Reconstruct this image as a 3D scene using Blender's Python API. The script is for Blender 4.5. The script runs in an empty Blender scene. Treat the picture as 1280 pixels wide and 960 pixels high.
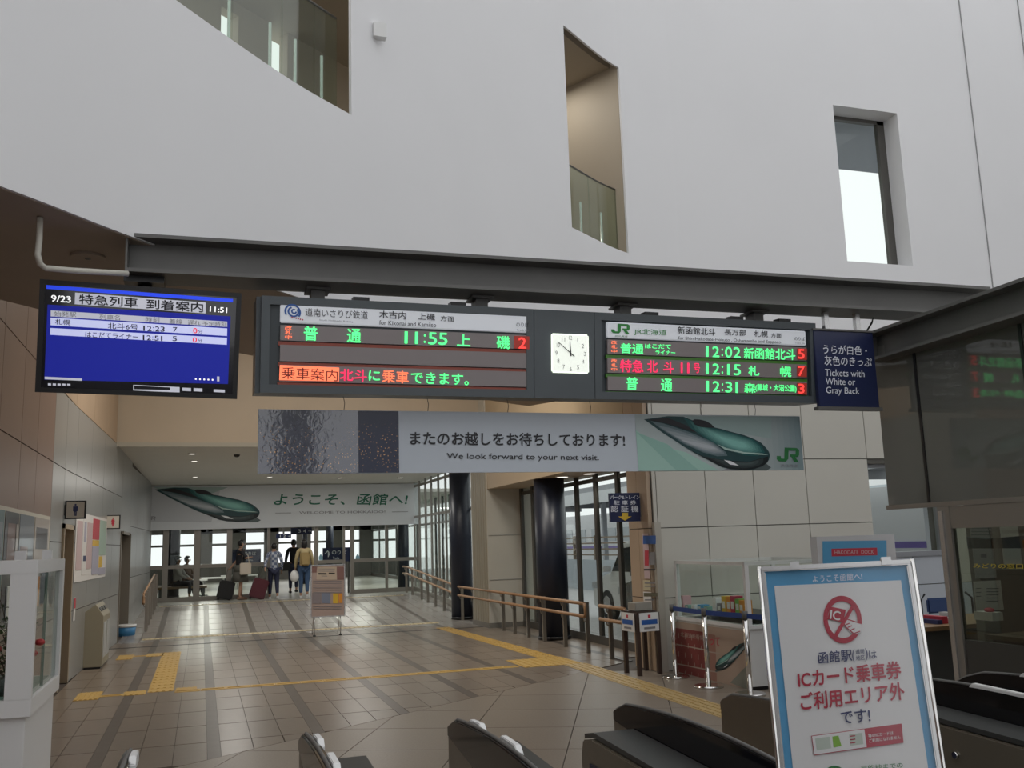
import bpy, bmesh, math, random
from mathutils import Vector, Matrix
random.seed(7)
V = Vector
S = bpy.context.scene
COL = S.collection
# ---------------------------------------------------------------- camera (survey of the photograph, 1280x960)
FPX = 1180.0; EYE = V((0, 0, 1.7)); ROLL = math.radians(1.8)
def _ray(x, y): return V(((x-640)/FPX, -(y-480)/FPX, -1.0)).normalized()
_n = (math.sin(ROLL), math.cos(ROLL)); _dh = (252-640)*_n[0]+(690-480)*_n[1]; _dv = FPX*FPX/_dh
UPc = _ray(640-_n[0]*_dv, 480-_n[1]*_dv); Yc = _ray(252, 690); Xc = Yc.cross(UPc)
RW = Matrix((Xc, Yc, UPc))                      # camera -> world
cam = bpy.data.cameras.new('camera'); cam.sensor_width = 36; cam.lens = FPX*36/1280; cam.clip_start = .05; cam.clip_end = 500
camo = bpy.data.objects.new('camera', cam); COL.objects.link(camo)
camo.matrix_world = Matrix.Translation(EYE) @ RW.to_4x4(); S.camera = camo
def ray(x, y): return RW @ _ray(x, y)
def hit(x, y, o, n):
    d = ray(x, y); return EYE + d*((o-EYE).dot(n)/d.dot(n))
def atz(x, y, z): return hit(x, y, V((0, 0, z)), V((0, 0, 1)))
def aty(x, y, q): return hit(x, y, V((0, q, 0)), V((0, 1, 0)))
def atx(x, y, q): return hit(x, y, V((q, 0, 0)), V((1, 0, 0)))
# ---------------------------------------------------------------- light
W = bpy.data.worlds.new('overcast_sky'); S.world = W; W.use_nodes = True
bg = W.node_tree.nodes['Background']; bg.inputs[0].default_value = (.97, .98, 1, 1); bg.inputs[1].default_value = 1.15
S.view_settings.view_transform = 'Standard'; S.view_settings.look = 'None'; S.view_settings.exposure = 0.0
S.view_settings.gamma = 1; S.view_settings.use_curve_mapping = False
S.cycles.max_bounces = 10; S.cycles.diffuse_bounces = 5; S.cycles.transparent_max_bounces = 16
def area(name, loc, size, power, col=(1, 1, 1), rot=(0, 0, 0), size_y=None, label=None):
    l = bpy.data.lights.new(name, 'AREA'); l.energy = power; l.color = col; l.size = size
    if size_y: l.shape = 'RECTANGLE'; l.size_y = size_y
    o = bpy.data.objects.new(name, l); COL.objects.link(o); o.location = loc; o.rotation_euler = rot
    return o
# ---------------------------------------------------------------- materials
MATS = {}
def mat(name, col=(.5, .5, .5), rough=.5, metal=0, emit=0, noise=None, bump=None, spec=.5, vary=0, coat=0):
    if name in MATS: return MATS[name]
    m = bpy.data.materials.new(name); m.use_nodes = True; nt = m.node_tree; b = nt.nodes['Principled BSDF']
    c = (*col, 1); b.inputs['Base Color'].default_value = c; b.inputs['Roughness'].default_value = rough
    b.inputs['Metallic'].default_value = metal; b.inputs['Specular IOR Level'].default_value = spec
    b.inputs['Coat Weight'].default_value = coat; b.inputs['Coat Roughness'].default_value = .05
    if emit: b.inputs['Emission Color'].default_value = c; b.inputs['Emission Strength'].default_value = emit
    tc = nt.nodes.new('ShaderNodeTexCoord'); src = None
    if noise:
        n = nt.nodes.new('ShaderNodeTexNoise'); n.inputs['Scale'].default_value = noise[0]; n.inputs['Detail'].default_value = 5
        nt.links.new(tc.outputs['Object'], n.inputs['Vector'])
        r = nt.nodes.new('ShaderNodeMapRange'); r.inputs[1].default_value = .3; r.inputs[2].default_value = .7
        r.inputs[3].default_value = 1-noise[1]; r.inputs[4].default_value = 1+noise[1]
        nt.links.new(n.outputs[0], r.inputs[0]); src = r.outputs[0]
    if vary:
        oi = nt.nodes.new('ShaderNodeObjectInfo'); r = nt.nodes.new('ShaderNodeMapRange')
        r.inputs[3].default_value = 1-vary; r.inputs[4].default_value = 1+vary; nt.links.new(oi.outputs['Random'], r.inputs[0])
        if src:
            mu = nt.nodes.new('ShaderNodeMath'); mu.operation = 'MULTIPLY'; nt.links.new(src, mu.inputs[0]); nt.links.new(r.outputs[0], mu.inputs[1]); src = mu.outputs[0]
        else: src = r.outputs[0]
    if src:
        vm = nt.nodes.new('ShaderNodeVectorMath'); vm.operation = 'SCALE'; vm.inputs[0].default_value = col
        nt.links.new(src, vm.inputs['Scale']); nt.links.new(vm.outputs[0], b.inputs['Base Color'])
    if bump:
        n = nt.nodes.new('ShaderNodeTexNoise'); n.inputs['Scale'].default_value = bump[0]; n.inputs['Detail'].default_value = 4
        nt.links.new(tc.outputs['Object'], n.inputs['Vector'])
        bp = nt.nodes.new('ShaderNodeBump'); bp.inputs['Strength'].default_value = bump[1]; bp.inputs['Distance'].default_value = .02
        nt.links.new(n.outputs[0], bp.inputs['Height']); nt.links.new(bp.outputs[0], b.inputs['Normal'])
    MATS[name] = m; return m
def glassmat(name, tint=(.93, .96, .94), refl=.04, rough=.0):
    m = bpy.data.materials.new(name); m.use_nodes = True; nt = m.node_tree; nt.nodes.remove(nt.nodes['Principled BSDF'])
    out = nt.nodes['Material Output']; t = nt.nodes.new('ShaderNodeBsdfTransparent'); t.inputs[0].default_value = (*tint, 1)
    g = nt.nodes.new('ShaderNodeBsdfGlossy'); g.inputs['Roughness'].default_value = rough
    lw = nt.nodes.new('ShaderNodeLayerWeight'); lw.inputs[0].default_value = .5; pw = nt.nodes.new('ShaderNodeMath'); pw.operation = 'POWER'; pw.inputs[1].default_value = 5
    nt.links.new(lw.outputs['Facing'], pw.inputs[0]); f = nt.nodes.new('ShaderNodeMapRange'); f.inputs[3].default_value = refl*.5; f.inputs[4].default_value = .5; nt.links.new(pw.outputs[0], f.inputs[0])
    x = nt.nodes.new('ShaderNodeMixShader'); nt.links.new(f.outputs[0], x.inputs[0]); nt.links.new(t.outputs[0], x.inputs[1]); nt.links.new(g.outputs[0], x.inputs[2])
    nt.links.new(x.outputs[0], out.inputs[0]); MATS[name] = m; return m
white_wall = mat('white_plaster', (.80, .80, .81), .7, noise=(.6, .015))
beige = mat('beige_panel', (.50, .42, .325), .5, noise=(1.5, .03))
peach = mat('peach_panel', (.48, .36, .255), .45, noise=(1.5, .04), vary=.03)
brown = mat('brown_panel', (.27, .185, .152), .4, noise=(1.2, .04), vary=.03)
grayp = mat('gray_metal_panel', (.40, .41, .41), .28, .25, noise=(1, .03), vary=.02)
cream = mat('cream_panel', (.56, .54, .48), .35, noise=(1, .02), vary=.015)
soff = mat('soffit_brown', (.36, .29, .23), .6, noise=(1.2, .05))
ceilm = mat('ceiling_gray', (.74, .73, .67), .6, noise=(2, .02))
steelg = mat('dark_gray_steel', (.13, .128, .122), .45, noise=(3, .08))
boardm = mat('board_slate', (.085, .1, .11), .4)
boardin = mat('board_slate_inner', (.05, .062, .07), .4)
black = mat('black_plastic', (.012, .012, .013), .35)
gloss_black = mat('gloss_black', (.008, .008, .009), .08)
navy = mat('navy', (.012, .018, .055), .4)
navycol = mat('navy_column', (.014, .019, .036), .38)
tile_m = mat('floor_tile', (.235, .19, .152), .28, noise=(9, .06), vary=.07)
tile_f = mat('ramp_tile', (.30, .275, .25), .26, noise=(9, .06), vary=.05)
band_m = mat('dark_tile', (.12, .10, .085), .35, noise=(9, .08))
granite = mat('granite', (.245, .205, .165), .35, noise=(60, .14), vary=.03)
grout = mat('grout', (.085, .07, .06), .7)
yell = mat('tactile_yellow', (.56, .37, .11), .5, noise=(20, .06))
yellpale = mat('tactile_pale', (.62, .52, .33), .5, noise=(20, .06))
alu = mat('aluminium', (.62, .62, .62), .25, .9)
stain = mat('stainless', (.36, .33, .28), .28, .85, noise=(4, .06))
chrome = mat('chrome', (.75, .74, .72), .12, 1)
framem = mat('bronze_frame', (.30, .28, .25), .35, .5)
dframe = mat('dark_window_frame', (.12, .115, .105), .4, .4)
woodr = mat('rail_wood', (.42, .25, .14), .45, noise=(14, .12))
postm = mat('rail_post_metal', (.34, .31, .27), .35, .7)
white = mat('white_paint', (.78, .78, .77), .4)
paper = mat('paper_white', (.80, .80, .80), .5)
offw = mat('off_white', (.62, .60, .53), .45)
glass = glassmat('clear_glass')
gglass = glassmat('green_glass', (.84, .90, .85), .14)
officeglass = glassmat('office_glass', (.62, .66, .60), .16)
# ---------------------------------------------------------------- object helpers
def tag(o, label=None, cat=None, group=None, kind=None):
    if label: o['label'] = label
    if cat: o['category'] = cat
    if group: o['group'] = group
    if kind: o['kind'] = kind
    return o
def thing(name, label, cat, loc=(0, 0, 0), group=None, kind=None):
    o = bpy.data.objects.new(name, None); o.empty_display_size = .1; COL.objects.link(o); o.location = loc
    return tag(o, label, cat, group, kind)
def woff(p):
    v = V((0, 0, 0))
    while p is not None: v += p.location; p = p.parent
    return v
class B:
    def __init__(s): s.bm = bmesh.new()
    def face(s, pts):
        try: return s.bm.faces.new([s.bm.verts.new(p) for p in pts])
        except ValueError: return None
    def hexa(s, b, t):                                   # two quads (bottom, top), same winding
        vb = [s.bm.verts.new(p) for p in b]; vt = [s.bm.verts.new(p) for p in t]; n = len(b)
        s.bm.faces.new(vb[::-1]); s.bm.faces.new(vt)
        for i in range(n): s.bm.faces.new((vb[i], vb[(i+1) % n], vt[(i+1) % n], vt[i]))
        return s
    def box(s, x0, x1, y0, y1, z0, z1):
        return s.hexa([(x0, y0, z0), (x1, y0, z0), (x1, y1, z0), (x0, y1, z0)], [(x0, y0, z1), (x1, y0, z1), (x1, y1, z1), (x0, y1, z1)])
    def ob(s, c, u, v, n, su, sv, sn):                   # oriented box, full sizes
        c = V(c); u = V(u)*su/2; v = V(v)*sv/2; n = V(n)*sn/2
        q = [-u-v, u-v, u+v, -u+v]
        return s.hexa([c+a-n for a in q], [c+a+n for a in q])
    def prism(s, pts, d):                                # polygon extruded by vector d
        d = V(d); return s.hexa([V(p) for p in pts], [V(p)+d for p in pts])
    def cyl(s, p0, p1, r, seg=12, r2=None, cap=True):
        p0 = V(p0); p1 = V(p1); a = (p1-p0).normalized(); t = V((0, 0, 1)) if abs(a.z) < .9 else V((1, 0, 0))
        u = a.cross(t).normalized(); v = a.cross(u); r2 = r if r2 is None else r2
        A = [s.bm.verts.new(p0+(u*math.cos(k*2*math.pi/seg)+v*math.sin(k*2*math.pi/seg))*r) for k in range(seg)]
        Bv = [s.bm.verts.new(p1+(u*math.cos(k*2*math.pi/seg)+v*math.sin(k*2*math.pi/seg))*r2) for k in range(seg)]
        for k in range(seg):
            f = s.bm.faces.new((A[k], A[(k+1) % seg], Bv[(k+1) % seg], Bv[k])); f.smooth = seg > 6
        if cap: s.bm.faces.new(A[::-1]); s.bm.faces.new(Bv)
        return s
    def tube(s, pts, r, seg=8):
        pts = [V(p) for p in pts]; rings = []
        for i, p in enumerate(pts):
            a = (pts[min(i+1, len(pts)-1)]-pts[max(i-1, 0)]).normalized(); t = V((0, 0, 1)) if abs(a.z) < .9 else V((1, 0, 0))
            u = a.cross(t).normalized(); v = a.cross(u)
            rings.append([s.bm.verts.new(p+(u*math.cos(k*2*math.pi/seg)+v*math.sin(k*2*math.pi/seg))*r) for k in range(seg)])
        for A, C in zip(rings[:-1], rings[1:]):
            for k in range(seg):
                f = s.bm.faces.new((A[k], A[(k+1) % seg], C[(k+1) % seg], C[k])); f.smooth = True
        s.bm.faces.new(rings[0][::-1]); s.bm.faces.new(rings[-1]); return s
    def sph(s, c, r, sc=(1, 1, 1), u=10, v=8):
        g = bmesh.ops.create_uvsphere(s.bm, u_segments=u, v_segments=v, radius=r)
        for w in g['verts']: w.co = V((w.co.x*sc[0], w.co.y*sc[1], w.co.z*sc[2]))+V(c)
        for f in s.bm.faces: f.smooth = True
        return s
    def build(s, name, m, parent=None, label=None, cat=None, group=None, kind=None, bevel=0):
        me = bpy.data.meshes.new(name)
        bmesh.ops.recalc_face_normals(s.bm, faces=s.bm.faces[:])
        if bevel:
            bmesh.ops.bevel(s.bm, geom=s.bm.edges[:], offset=bevel, segments=2, affect='EDGES', clamp_overlap=True)
        if parent is not None: off = woff(parent)
        else:
            xs = [v.co for v in s.bm.verts]
            off = V(((min(c.x for c in xs)+max(c.x for c in xs))/2, (min(c.y for c in xs)+max(c.y for c in xs))/2, min(c.z for c in xs)))
        bmesh.ops.translate(s.bm, verts=s.bm.verts[:], vec=-off)
        s.bm.to_mesh(me); s.bm.free()
        if m is not None: me.materials.append(m)
        o = bpy.data.objects.new(name, me); COL.objects.link(o)
        if parent is not None: o.parent = parent
        else: o.location = off
        return tag(o, label, cat, group, kind)
def copy_tree(o, parent=None):
    c = o.copy(); COL.objects.link(c)
    if parent is not None: c.parent = parent
    for ch in list(o.children): copy_tree(ch, c)
    return c
def struct(name, b, m, label, parent=None):
    return b.build(name, m, parent, label=label if parent is None else None, cat=None, kind='structure' if parent is None else None)
# ---------------------------------------------------------------- flat print on real sheets
class Sheet:
    def __init__(s, o, u, v, n): s.o = V(o); s.u = V(u); s.v = V(v); s.n = V(n)
    def at(s, px, layer=0, sub=None):
        p = hit(px[0], px[1], s.o, s.n); return p+s.n*(.0015*layer)
    def uv(s, a, b, layer=0): return s.o+s.u*a+s.v*b+s.n*(.0015*layer)
def vsheet_y(y): return Sheet((0, y, 0), (1, 0, 0), (0, 0, 1), (0, -1, 0))
def vsheet_xl(x): return Sheet((x, 0, 0), (0, 1, 0), (0, 0, 1), (1, 0, 0))      # faces +x
def vsheet_xr(x): return Sheet((x, 0, 0), (0, -1, 0), (0, 0, 1), (-1, 0, 0))    # faces -x
def zz(x0, y0, s): return lambda a, b: (x0+a/s, y0+b/s)
_tc = {}
def glyphs(txt, off=0.0):
    k = (txt, off)
    if k in _tc: return _tc[k]
    cu = bpy.data.curves.new('t', 'FONT'); cu.body = txt; cu.resolution_u = 3; cu.offset = off; cu.fill_mode = 'FRONT'
    o = bpy.data.objects.new('t', cu); COL.objects.link(o); dg = bpy.context.evaluated_depsgraph_get(); dg.update()
    me = bpy.data.meshes.new_from_object(o.evaluated_get(dg)); vs = [v.co.copy() for v in me.vertices]; fs = [tuple(p.vertices) for p in me.polygons]
    bpy.data.objects.remove(o); bpy.data.curves.remove(cu); bpy.data.meshes.remove(me)
    x0 = min(v.x for v in vs); x1 = max(v.x for v in vs); y0 = min(v.y for v in vs); y1 = max(v.y for v in vs)
    r = ([((v.x-x0)/(x1-x0), (v.y-y0)/(y1-y0)) for v in vs], fs); _tc[k] = r; return r
def cells(P, m, s_, TL, TR, BL, L, off):
    ws = [.5 if c == ':' else 1 for c in s_]; tot = sum(ws); x = 0
    dx, dy = TR[0]-TL[0], TR[1]-TL[1]; hx, hy = BL[0]-TL[0], BL[1]-TL[1]
    for c, w_ in zip(s_, ws):
        f = {':': (.35, .65), '1': (.34, .60)}.get(c, (.10, .90)); a = (x+w_*f[0])/tot; b_ = (x+w_*f[1])/tot; t0 = .18 if c == ':' else 0; t1 = .9 if c == ':' else 1
        tl = (TL[0]+dx*a+hx*t0, TL[1]+dy*a+hy*t0); tr = (TL[0]+dx*b_+hx*t0, TL[1]+dy*b_+hy*t0); P.text(m, c, tl, tr, (TL[0]+dx*a+hx*t1, TL[1]+dy*a+hy*t1), L, off); x += w_
class Print:
    def __init__(s, sheet): s.s = sheet; s.d = {}
    def _b(s, m, name): return s.d.setdefault((name, m.name), B())
    def text(s, m, txt, TL, TR, BL, layer=2, off=0.0, name='lettering'):
        a = s.s.at(BL, layer); e1 = s.s.at((BL[0]+TR[0]-TL[0], BL[1]+TR[1]-TL[1]), layer)-a; e2 = s.s.at(TL, layer)-a
        return s.text3(m, txt, a, e1, e2, off, name)
    def text3(s, m, txt, a, e1, e2, off=0.0, name='lettering'):
        b = s._b(m, name); vs, fs = glyphs(txt, 0.0); k = off*e2.length*.95; e1n = e1.normalized(); e2n = e2.normalized()
        sh_ = [(0, 0)] if off < .004 else [(k, 0), (-k, 0), (0, k), (0, -k)]
        for j, (dx, dy) in enumerate(sh_):
            o = a+e1n*dx+e2n*dy+s.s.n*(.00005*j); bv = [b.bm.verts.new(o+e1*x+e2*y) for x, y in vs]
            for f in fs:
                try: b.bm.faces.new([bv[i] for i in f])
                except ValueError: pass
    def poly(s, m, pts, layer=1, name='print'):
        b = s._b(m, name); P = [s.s.at(p, layer) for p in pts]
        b.hexa(P, [p+s.s.n*.0004 for p in P])
    def rect(s, m, TL, TR, BL, layer=1, name='print'):
        s.poly(m, [TL, TR, (BL[0]+TR[0]-TL[0], BL[1]+TR[1]-TL[1]), BL], layer, name)
    def ring(s, m, c, ex, ey, r0, a0=0, a1=360, layer=2, name='print', seg=28):
        b = s._b(m, name); n = seg
        for i in range(n):
            P = []
            for (t, r) in ((i, 1), (i+1, 1), (i+1, r0), (i, r0)):
                a = math.radians(a0+(a1-a0)*t/n); P.append(s.s.at((c[0]+(ex[0]*math.cos(a)+ey[0]*math.sin(a))*r, c[1]+(ex[1]*math.cos(a)+ey[1]*math.sin(a))*r), layer))
            if r0 == 0: P = P[:3]
            b.face(P)
    def done(s, parent, labels={}):
        for (name, mn), b in s.d.items():
            b.build(name, MATS[mn], parent, kind='stuff' if name in ('lettering', 'screen_picture', 'emblem', 'lit_block', 'print', 'train_picture') else None)
        s.d = {}
def emi(name, col, e): return mat(name, col, .5, 0, e)
led_g = emi('led_green', (.10, 1, .28), 1.1); led_r = emi('led_red', (1, .06, .05), 1.0); led_o = emi('led_orange', (1, .20, .09), 1.1); led_m = emi('led_magenta', (1, .03, .12), .9)
led_or = emi('led_dark_red', (.35, .03, .02), .3)
ink = mat('ink_black', (.02, .02, .025), .5); grn = mat('ink_green', (.03, .20, .06), .5); redi = mat('ink_red', (.55, .04, .07), .5); blui = mat('ink_blue', (.03, .12, .42), .5)
navyi = mat('ink_navy', (.03, .04, .14), .5); whi = mat('ink_white', (.85, .86, .88), .5); sky = mat('ink_sky', (.10, .36, .62), .4); teal = mat('ink_teal', (.02, .14, .13), .5)
graym = mat('header_gray', (.80, .83, .88), .5, 0, .16); tx_g = mat('ink_gray', (.25, .25, .27), .5); orange = mat('ink_orange', (.8, .33, .05), .5); pink = mat('ink_pink', (.72, .42, .45), .5)
cyanp = mat('ink_pale_green', (.38, .60, .52), .5); greyl = mat('ink_light_gray', (.55, .57, .60), .5); dteal = mat('ink_dark_teal', (.015, .06, .065), .5); mteal = mat('ink_mid_teal', (.06, .24, .24), .5); limeg = mat('ink_lime', (.2, .5, .1), .5); yeli = mat('ink_yellow', (.75, .5, .05), .5)
def jr(P, m, TL, TR, BL, layer=3):
    def q(a, b): return (TL[0]+(TR[0]-TL[0])*a+(BL[0]-TL[0])*b, TL[1]+(TR[1]-TL[1])*a+(BL[1]-TL[1])*b)
    for poly in ([(.34, 0), (.52, 0), (.52, .82), (.34, .82)], [(0, .62), (.17, .62), (.20, .80), (.34, .80), (.50, .82), (.42, 1), (.12, 1), (0, .86)],
                 [(.34, 0), (.88, 0), (1, .12), (1, .2), (.34, .2)], [(.84, .1), (1, .1), (1, .52), (.84, .52)], [(.60, .46), (1, .46), (.94, .64), (.60, .64)], [(.62, .55), (.78, .55), (1, 1), (.80, 1)]):
        P.poly(m, [q(a, b) for a, b in poly], layer, 'emblem'); layer += .2
def train(P, f, L=2):
    g = lambda pts: [f(a, b) for a, b in pts]; nm = 'train_picture'
    def lerp(c0, c1, t): return tuple(c0[i]+(c1[i]-c0[i])*t for i in range(3))
    def grad(pts, cen, sx, sy, c0, c1, n, key, l0):
        for i in range(n):
            t = i/(n-1); k = 1-t; P.poly(mat('train_%s_%d' % (key, i), lerp(c0, c1, t), .5), g([(cen[0]+(a-cen[0])*(k+(1-k)*sx), cen[1]+(b-cen[1])*(k+(1-k)*sy)) for a, b in pts]), l0+i*.25, nm)
    out = [(515, 104), (620, 90), (690, 92), (735, 110), (800, 133), (860, 147), (905, 160), (960, 174), (1005, 192), (1035, 208), (1055, 228), (1070, 248), (1074, 264), (1070, 284), (1056, 302), (1035, 315), (1005, 325), (960, 330), (900, 326), (860, 316), (780, 274), (700, 230), (600, 165)]
    P.poly(dteal, g(out), L, nm)
    grad([(690, 96), (735, 114), (800, 138), (905, 164), (1000, 194), (1040, 226), (1052, 252), (1020, 268), (960, 264), (880, 240), (800, 196), (720, 140)], (930, 214), .35, .30, (.015, .11, .11), (.25, .56, .50), 7, 'top', L+.5)
    grad([(545, 112), (600, 122), (720, 162), (820, 205), (878, 250), (885, 266), (840, 268), (780, 252), (690, 212), (590, 146)], (790, 225), .45, .25, (.12, .18, .20), (.48, .52, .55), 5, 'side', L+1)
    grad([(700, 234), (780, 270), (880, 287), (980, 292), (1066, 268), (1064, 294), (1040, 312), (1005, 323), (960, 328), (900, 324), (860, 314)], (960, 300), .4, .2, (.006, .012, .014), (.07, .10, .10), 4, 'low', L+2.4)
    P.poly(mat('train_line', (.45, .62, .56), .5), g([(838, 214), (880, 232), (960, 250), (1040, 256), (1066, 262), (1040, 262), (960, 257), (875, 240)]), L+3.5, nm)
    P.poly(ink, g([(728, 110), (738, 104), (760, 105), (790, 112), (812, 125), (826, 140), (800, 141), (765, 138), (738, 127)]), L+3.5, nm)
    P.poly(ink, g([(530, 106), (620, 98), (700, 130), (748, 164), (700, 150), (620, 124)]), L+3.5, nm)
    P.poly(whi, g([(868, 284), (900, 290), (935, 310), (895, 305)]), L+4, nm)
    P.poly(mat('train_shadow', (.10, .13, .13), .5), g([(930, 331), (1060, 302), (1080, 318), (1060, 332)]), L-.3, nm)
# ================================================================= SETTING
def ramp(y): return 0 if y < 21.3 else (.36 if y > 27 else .36*(y-21.3)/5.7)
def xl(y): return -1.74 if y < 14 else -1.74+.38*(min(y, 27)-14)/13
def clip(poly, a, b, c):                                 # keep a*x+b*y>=c
    out = []
    for i in range(len(poly)):
        p, q = poly[i], poly[(i+1) % len(poly)]; dp = a*p[0]+b*p[1]-c; dq = a*q[0]+b*q[1]-c
        if dp >= 0: out.append(p)
        if dp*dq < 0: t = dp/(dp-dq); out.append((p[0]+(q[0]-p[0])*t, p[1]+(q[1]-p[1])*t))
    return out
def area2(p): return abs(sum(p[i][0]*p[(i+1) % len(p)][1]-p[(i+1) % len(p)][0]*p[i][1] for i in range(len(p))))/2
b = B()
b.box(-8, 17, -9, 11.4, -.2, -.012); b.box(-1.9, 6.6, 11.4, 21.3, -.2, -.012)
b.hexa([(-1.9, 21.3, -.2), (6.6, 21.3, -.2), (6.6, 27, -.2), (-1.9, 27, -.2)], [(-1.9, 21.3, -.012), (6.6, 21.3, -.012), (6.6, 27, .348), (-1.9, 27, .348)])
b.box(-6, 9, 27, 48, -.2, .348)
floor = struct('floor', b, grout, 'hall floor of brown tiles and granite slabs')
DA, DB = V((-.18, 8.44)), V((4.57, 11.76)); dn = (-(DB-DA).y, (DB-DA).x); dc = dn[0]*DA.x+dn[1]*DA.y
# granite slabs (rotated grid)
ga = math.radians(65.3); gu = V((math.cos(ga), math.sin(ga))); gv = V((math.sin(ga), -math.cos(ga)))
def slabmesh(poly, name, m, z0=-.012, zf=None, g=.008):
    c = V((sum(p[0] for p in poly)/len(poly), sum(p[1] for p in poly)/len(poly))); P = []
    for p in poly:
        d = c-V(p); l = d.length; P.append(V(p)+d*(g/l if l > g else 0))
    zt = zf or (lambda y: 0.0)
    return B().hexa([(p.x, p.y, z0+zt(p.y)) for p in P], [(p.x, p.y, zt(p.y)) for p in P])
base0 = V((3.84, 9.69))
slabs = []
for i in range(-9, 8):
    for j in range(-9, 7):
        o = base0+gv*(i*.93)+gu*(j*.93-.35)
        poly = [tuple(o), tuple(o+gu*.93), tuple(o+gu*.93+gv*.93), tuple(o+gv*.93)]
        c = o+gu*.46+gv*.46
        if c.y < 3.2 or c.x > 9.5 or c.x < -2.6: continue
        poly = clip(poly, -dn[0], -dn[1], -dc) if c.x < 5.2 else poly
        poly = clip(poly, 1, 0, -1.74); poly = clip(poly, 0, -1, -11.38) if len(poly) > 2 and c.x > 5.4 else poly
        if len(poly) > 2 and area2(poly) > .01: slabmesh(poly, 'granite_slab', granite, g=.006).build('granite_slab', granite, floor)
# tiles
tiles = []
XK = [-.80+.94*k for k in range(-1, 8)]
rows = [8.5+.9*j for j in range(0, 22)]
for k, xk in enumerate(XK):
    for t in range(3):
        x0 = xk+.055+t*.2767; x1 = x0+.2767
        for y0 in rows:
            y1 = y0+.9
            for (a, c) in ([(y0, min(y1, 21.3))] if y0 < 21.3 and y1 > 21.3 else [(y0, y1)])+([(21.3, y1)] if y0 < 21.3 < y1 else []):
                c = min(c, 27)
                if c-a < .03: continue
                poly = [(x0, a), (x1, a), (x1, c), (x0, c)]
                poly = clip(poly, dn[0], dn[1], dc); poly = clip(poly, 1, 0, xl(a)) if len(poly) > 2 else poly
                poly = clip(poly, -1, 0, -6.3 if a > 12.5 else -5.62) if len(poly) > 2 else poly
                if len(poly) > 2 and area2(poly) > .004: tiles.append((a, poly))
tiles.sort(key=lambda t: t[0]); rest = B(); cnt = 0; tcache = {}
for a, poly in tiles:
    far = a >= 21.29
    if cnt < 290:
        key = None
        if len(poly) == 4 and abs(area2(poly)-.2767*.9) < 1e-4 and not far: key = 1
        if key and key in tcache:
            p = V(poly[0]); o = bpy.data.objects.new('tile', tcache[key]); COL.objects.link(o); o.parent = floor; o.location = V((p.x, p.y, 0))-floor.location
        elif key:
            x, y = poly[0]; q = [(u-x, w-y) for u, w in poly]; o = slabmesh(q, 'tile', tile_m).build('tile', tile_m, None); me = o.data
            off = o.location.copy()
            for v in me.vertices: v.co += off
            tcache[key] = me; o.parent = floor; o.location = V((x, y, 0))-floor.location
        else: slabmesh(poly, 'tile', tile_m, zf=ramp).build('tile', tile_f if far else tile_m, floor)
        cnt += 1
    else:
        c = V((sum(p[0] for p in poly)/len(poly), sum(p[1] for p in poly)/len(poly))); P = [V(p)+(c-V(p)).normalized()*.012 for p in poly]
        rest.hexa([(p.x, p.y, ramp(p.y)-.012) for p in P], [(p.x, p.y, ramp(p.y)) for p in P])
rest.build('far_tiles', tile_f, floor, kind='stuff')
for xk in XK:
    for (a, c) in ((8.3, 21.3), (21.3, 27)):
        poly = clip([(xk-.055, a), (xk+.055, a), (xk+.055, c), (xk-.055, c)], dn[0], dn[1], dc)
        if len(poly) > 2 and xk > -1.7 and area2(poly) > .01: slabmesh(poly, 'dark_band', band_m, zf=ramp, g=.001).build('dark_band', band_m, floor)
B().box(-1.66, 5.6, 19.22, 19.30, -.01, .004).build('drain_grate', mat('drain', (.05, .05, .05), .5, .5), floor)
# tactile paving
def bars(x0, x1, y0, y1, n, along, m, name, zf=0.0):
    bb = B(); bb.box(x0, x1, y0, y1, zf, zf+.004)
    for i in range(n):
        t = (i+.5)/n
        if along == 'y': xc = x0+(x1-x0)*t; bb.box(xc-.016, xc+.016, y0+.02, y1-.02, zf+.004, zf+.010)
        else: yc = y0+(y1-y0)*t; bb.box(x0+.02, x1-.02, yc-.016, yc+.016, zf+.004, zf+.010)
    return bb.build(name, m, floor)
x = -.28
while x < 4.1: bars(x, min(x+.3, 4.2), 12.80, 13.0, 1, 'x', yell, 'tactile_block'); x += .305
for (x0, x1, y0, y1, n) in ((-1.42, -1.14, 12.72, 13.4, 5), (-.88, -.62, 12.85, 13.2, 4), (-.27, -.02, 12.9, 13.2, 4), (-1.3, -1.05, 17.2, 17.9, 5), (-.85, -.58, 17.4, 17.9, 4)): bars(x0, x1, y0, y1, n, 'y', yell, 'tactile_block')
bars(-1.14, -.88, 12.9, 13.05, 1, 'x', yell, 'tactile_block'); bars(-1.05, -.85, 17.55, 17.7, 1, 'x', yell, 'tactile_block')
for i in range(17): bars(-.60, -.30, 12.98+i*.292, 13.26+i*.292, 4, 'y', yell, 'tactile_block')
A0, A1 = V((4.76, 18.8, 0)), V((4.95, 13.4, 0))
def strip_dir(p, q, w, m, name, n=4):
    d = (q-p); L = d.length; d.normalize(); s = V((d.y, -d.x, 0)); k = max(1, int(L/.3))
    for i in range(k):
        c = p+d*((i+.5)*L/k)+V((0, 0, .002)); bb = B().ob(c, s, d, V((0, 0, 1)), w, L/k-.006, .004)
        for j in range(n): bb.ob(c+s*((j+.5)/n-.5)*w+V((0, 0, .005)), s, d, V((0, 0, 1)), .03, L/k-.03, .006)
        bb.build(name, m, floor)
strip_dir(V((4.78, 19.6, 0)), V((4.92, 13.6, 0)), .3, yell, 'tactile_block')
bars(4.25, 5.1, 12.7, 13.6, 8, 'y', yell, 'tactile_block')
strip_dir(V((4.98, 12.7, 0)), V((4.85, 7.0, 0)), .34, mat('tactile_worn', (.5, .36, .16), .4), 'tactile_block')
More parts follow.
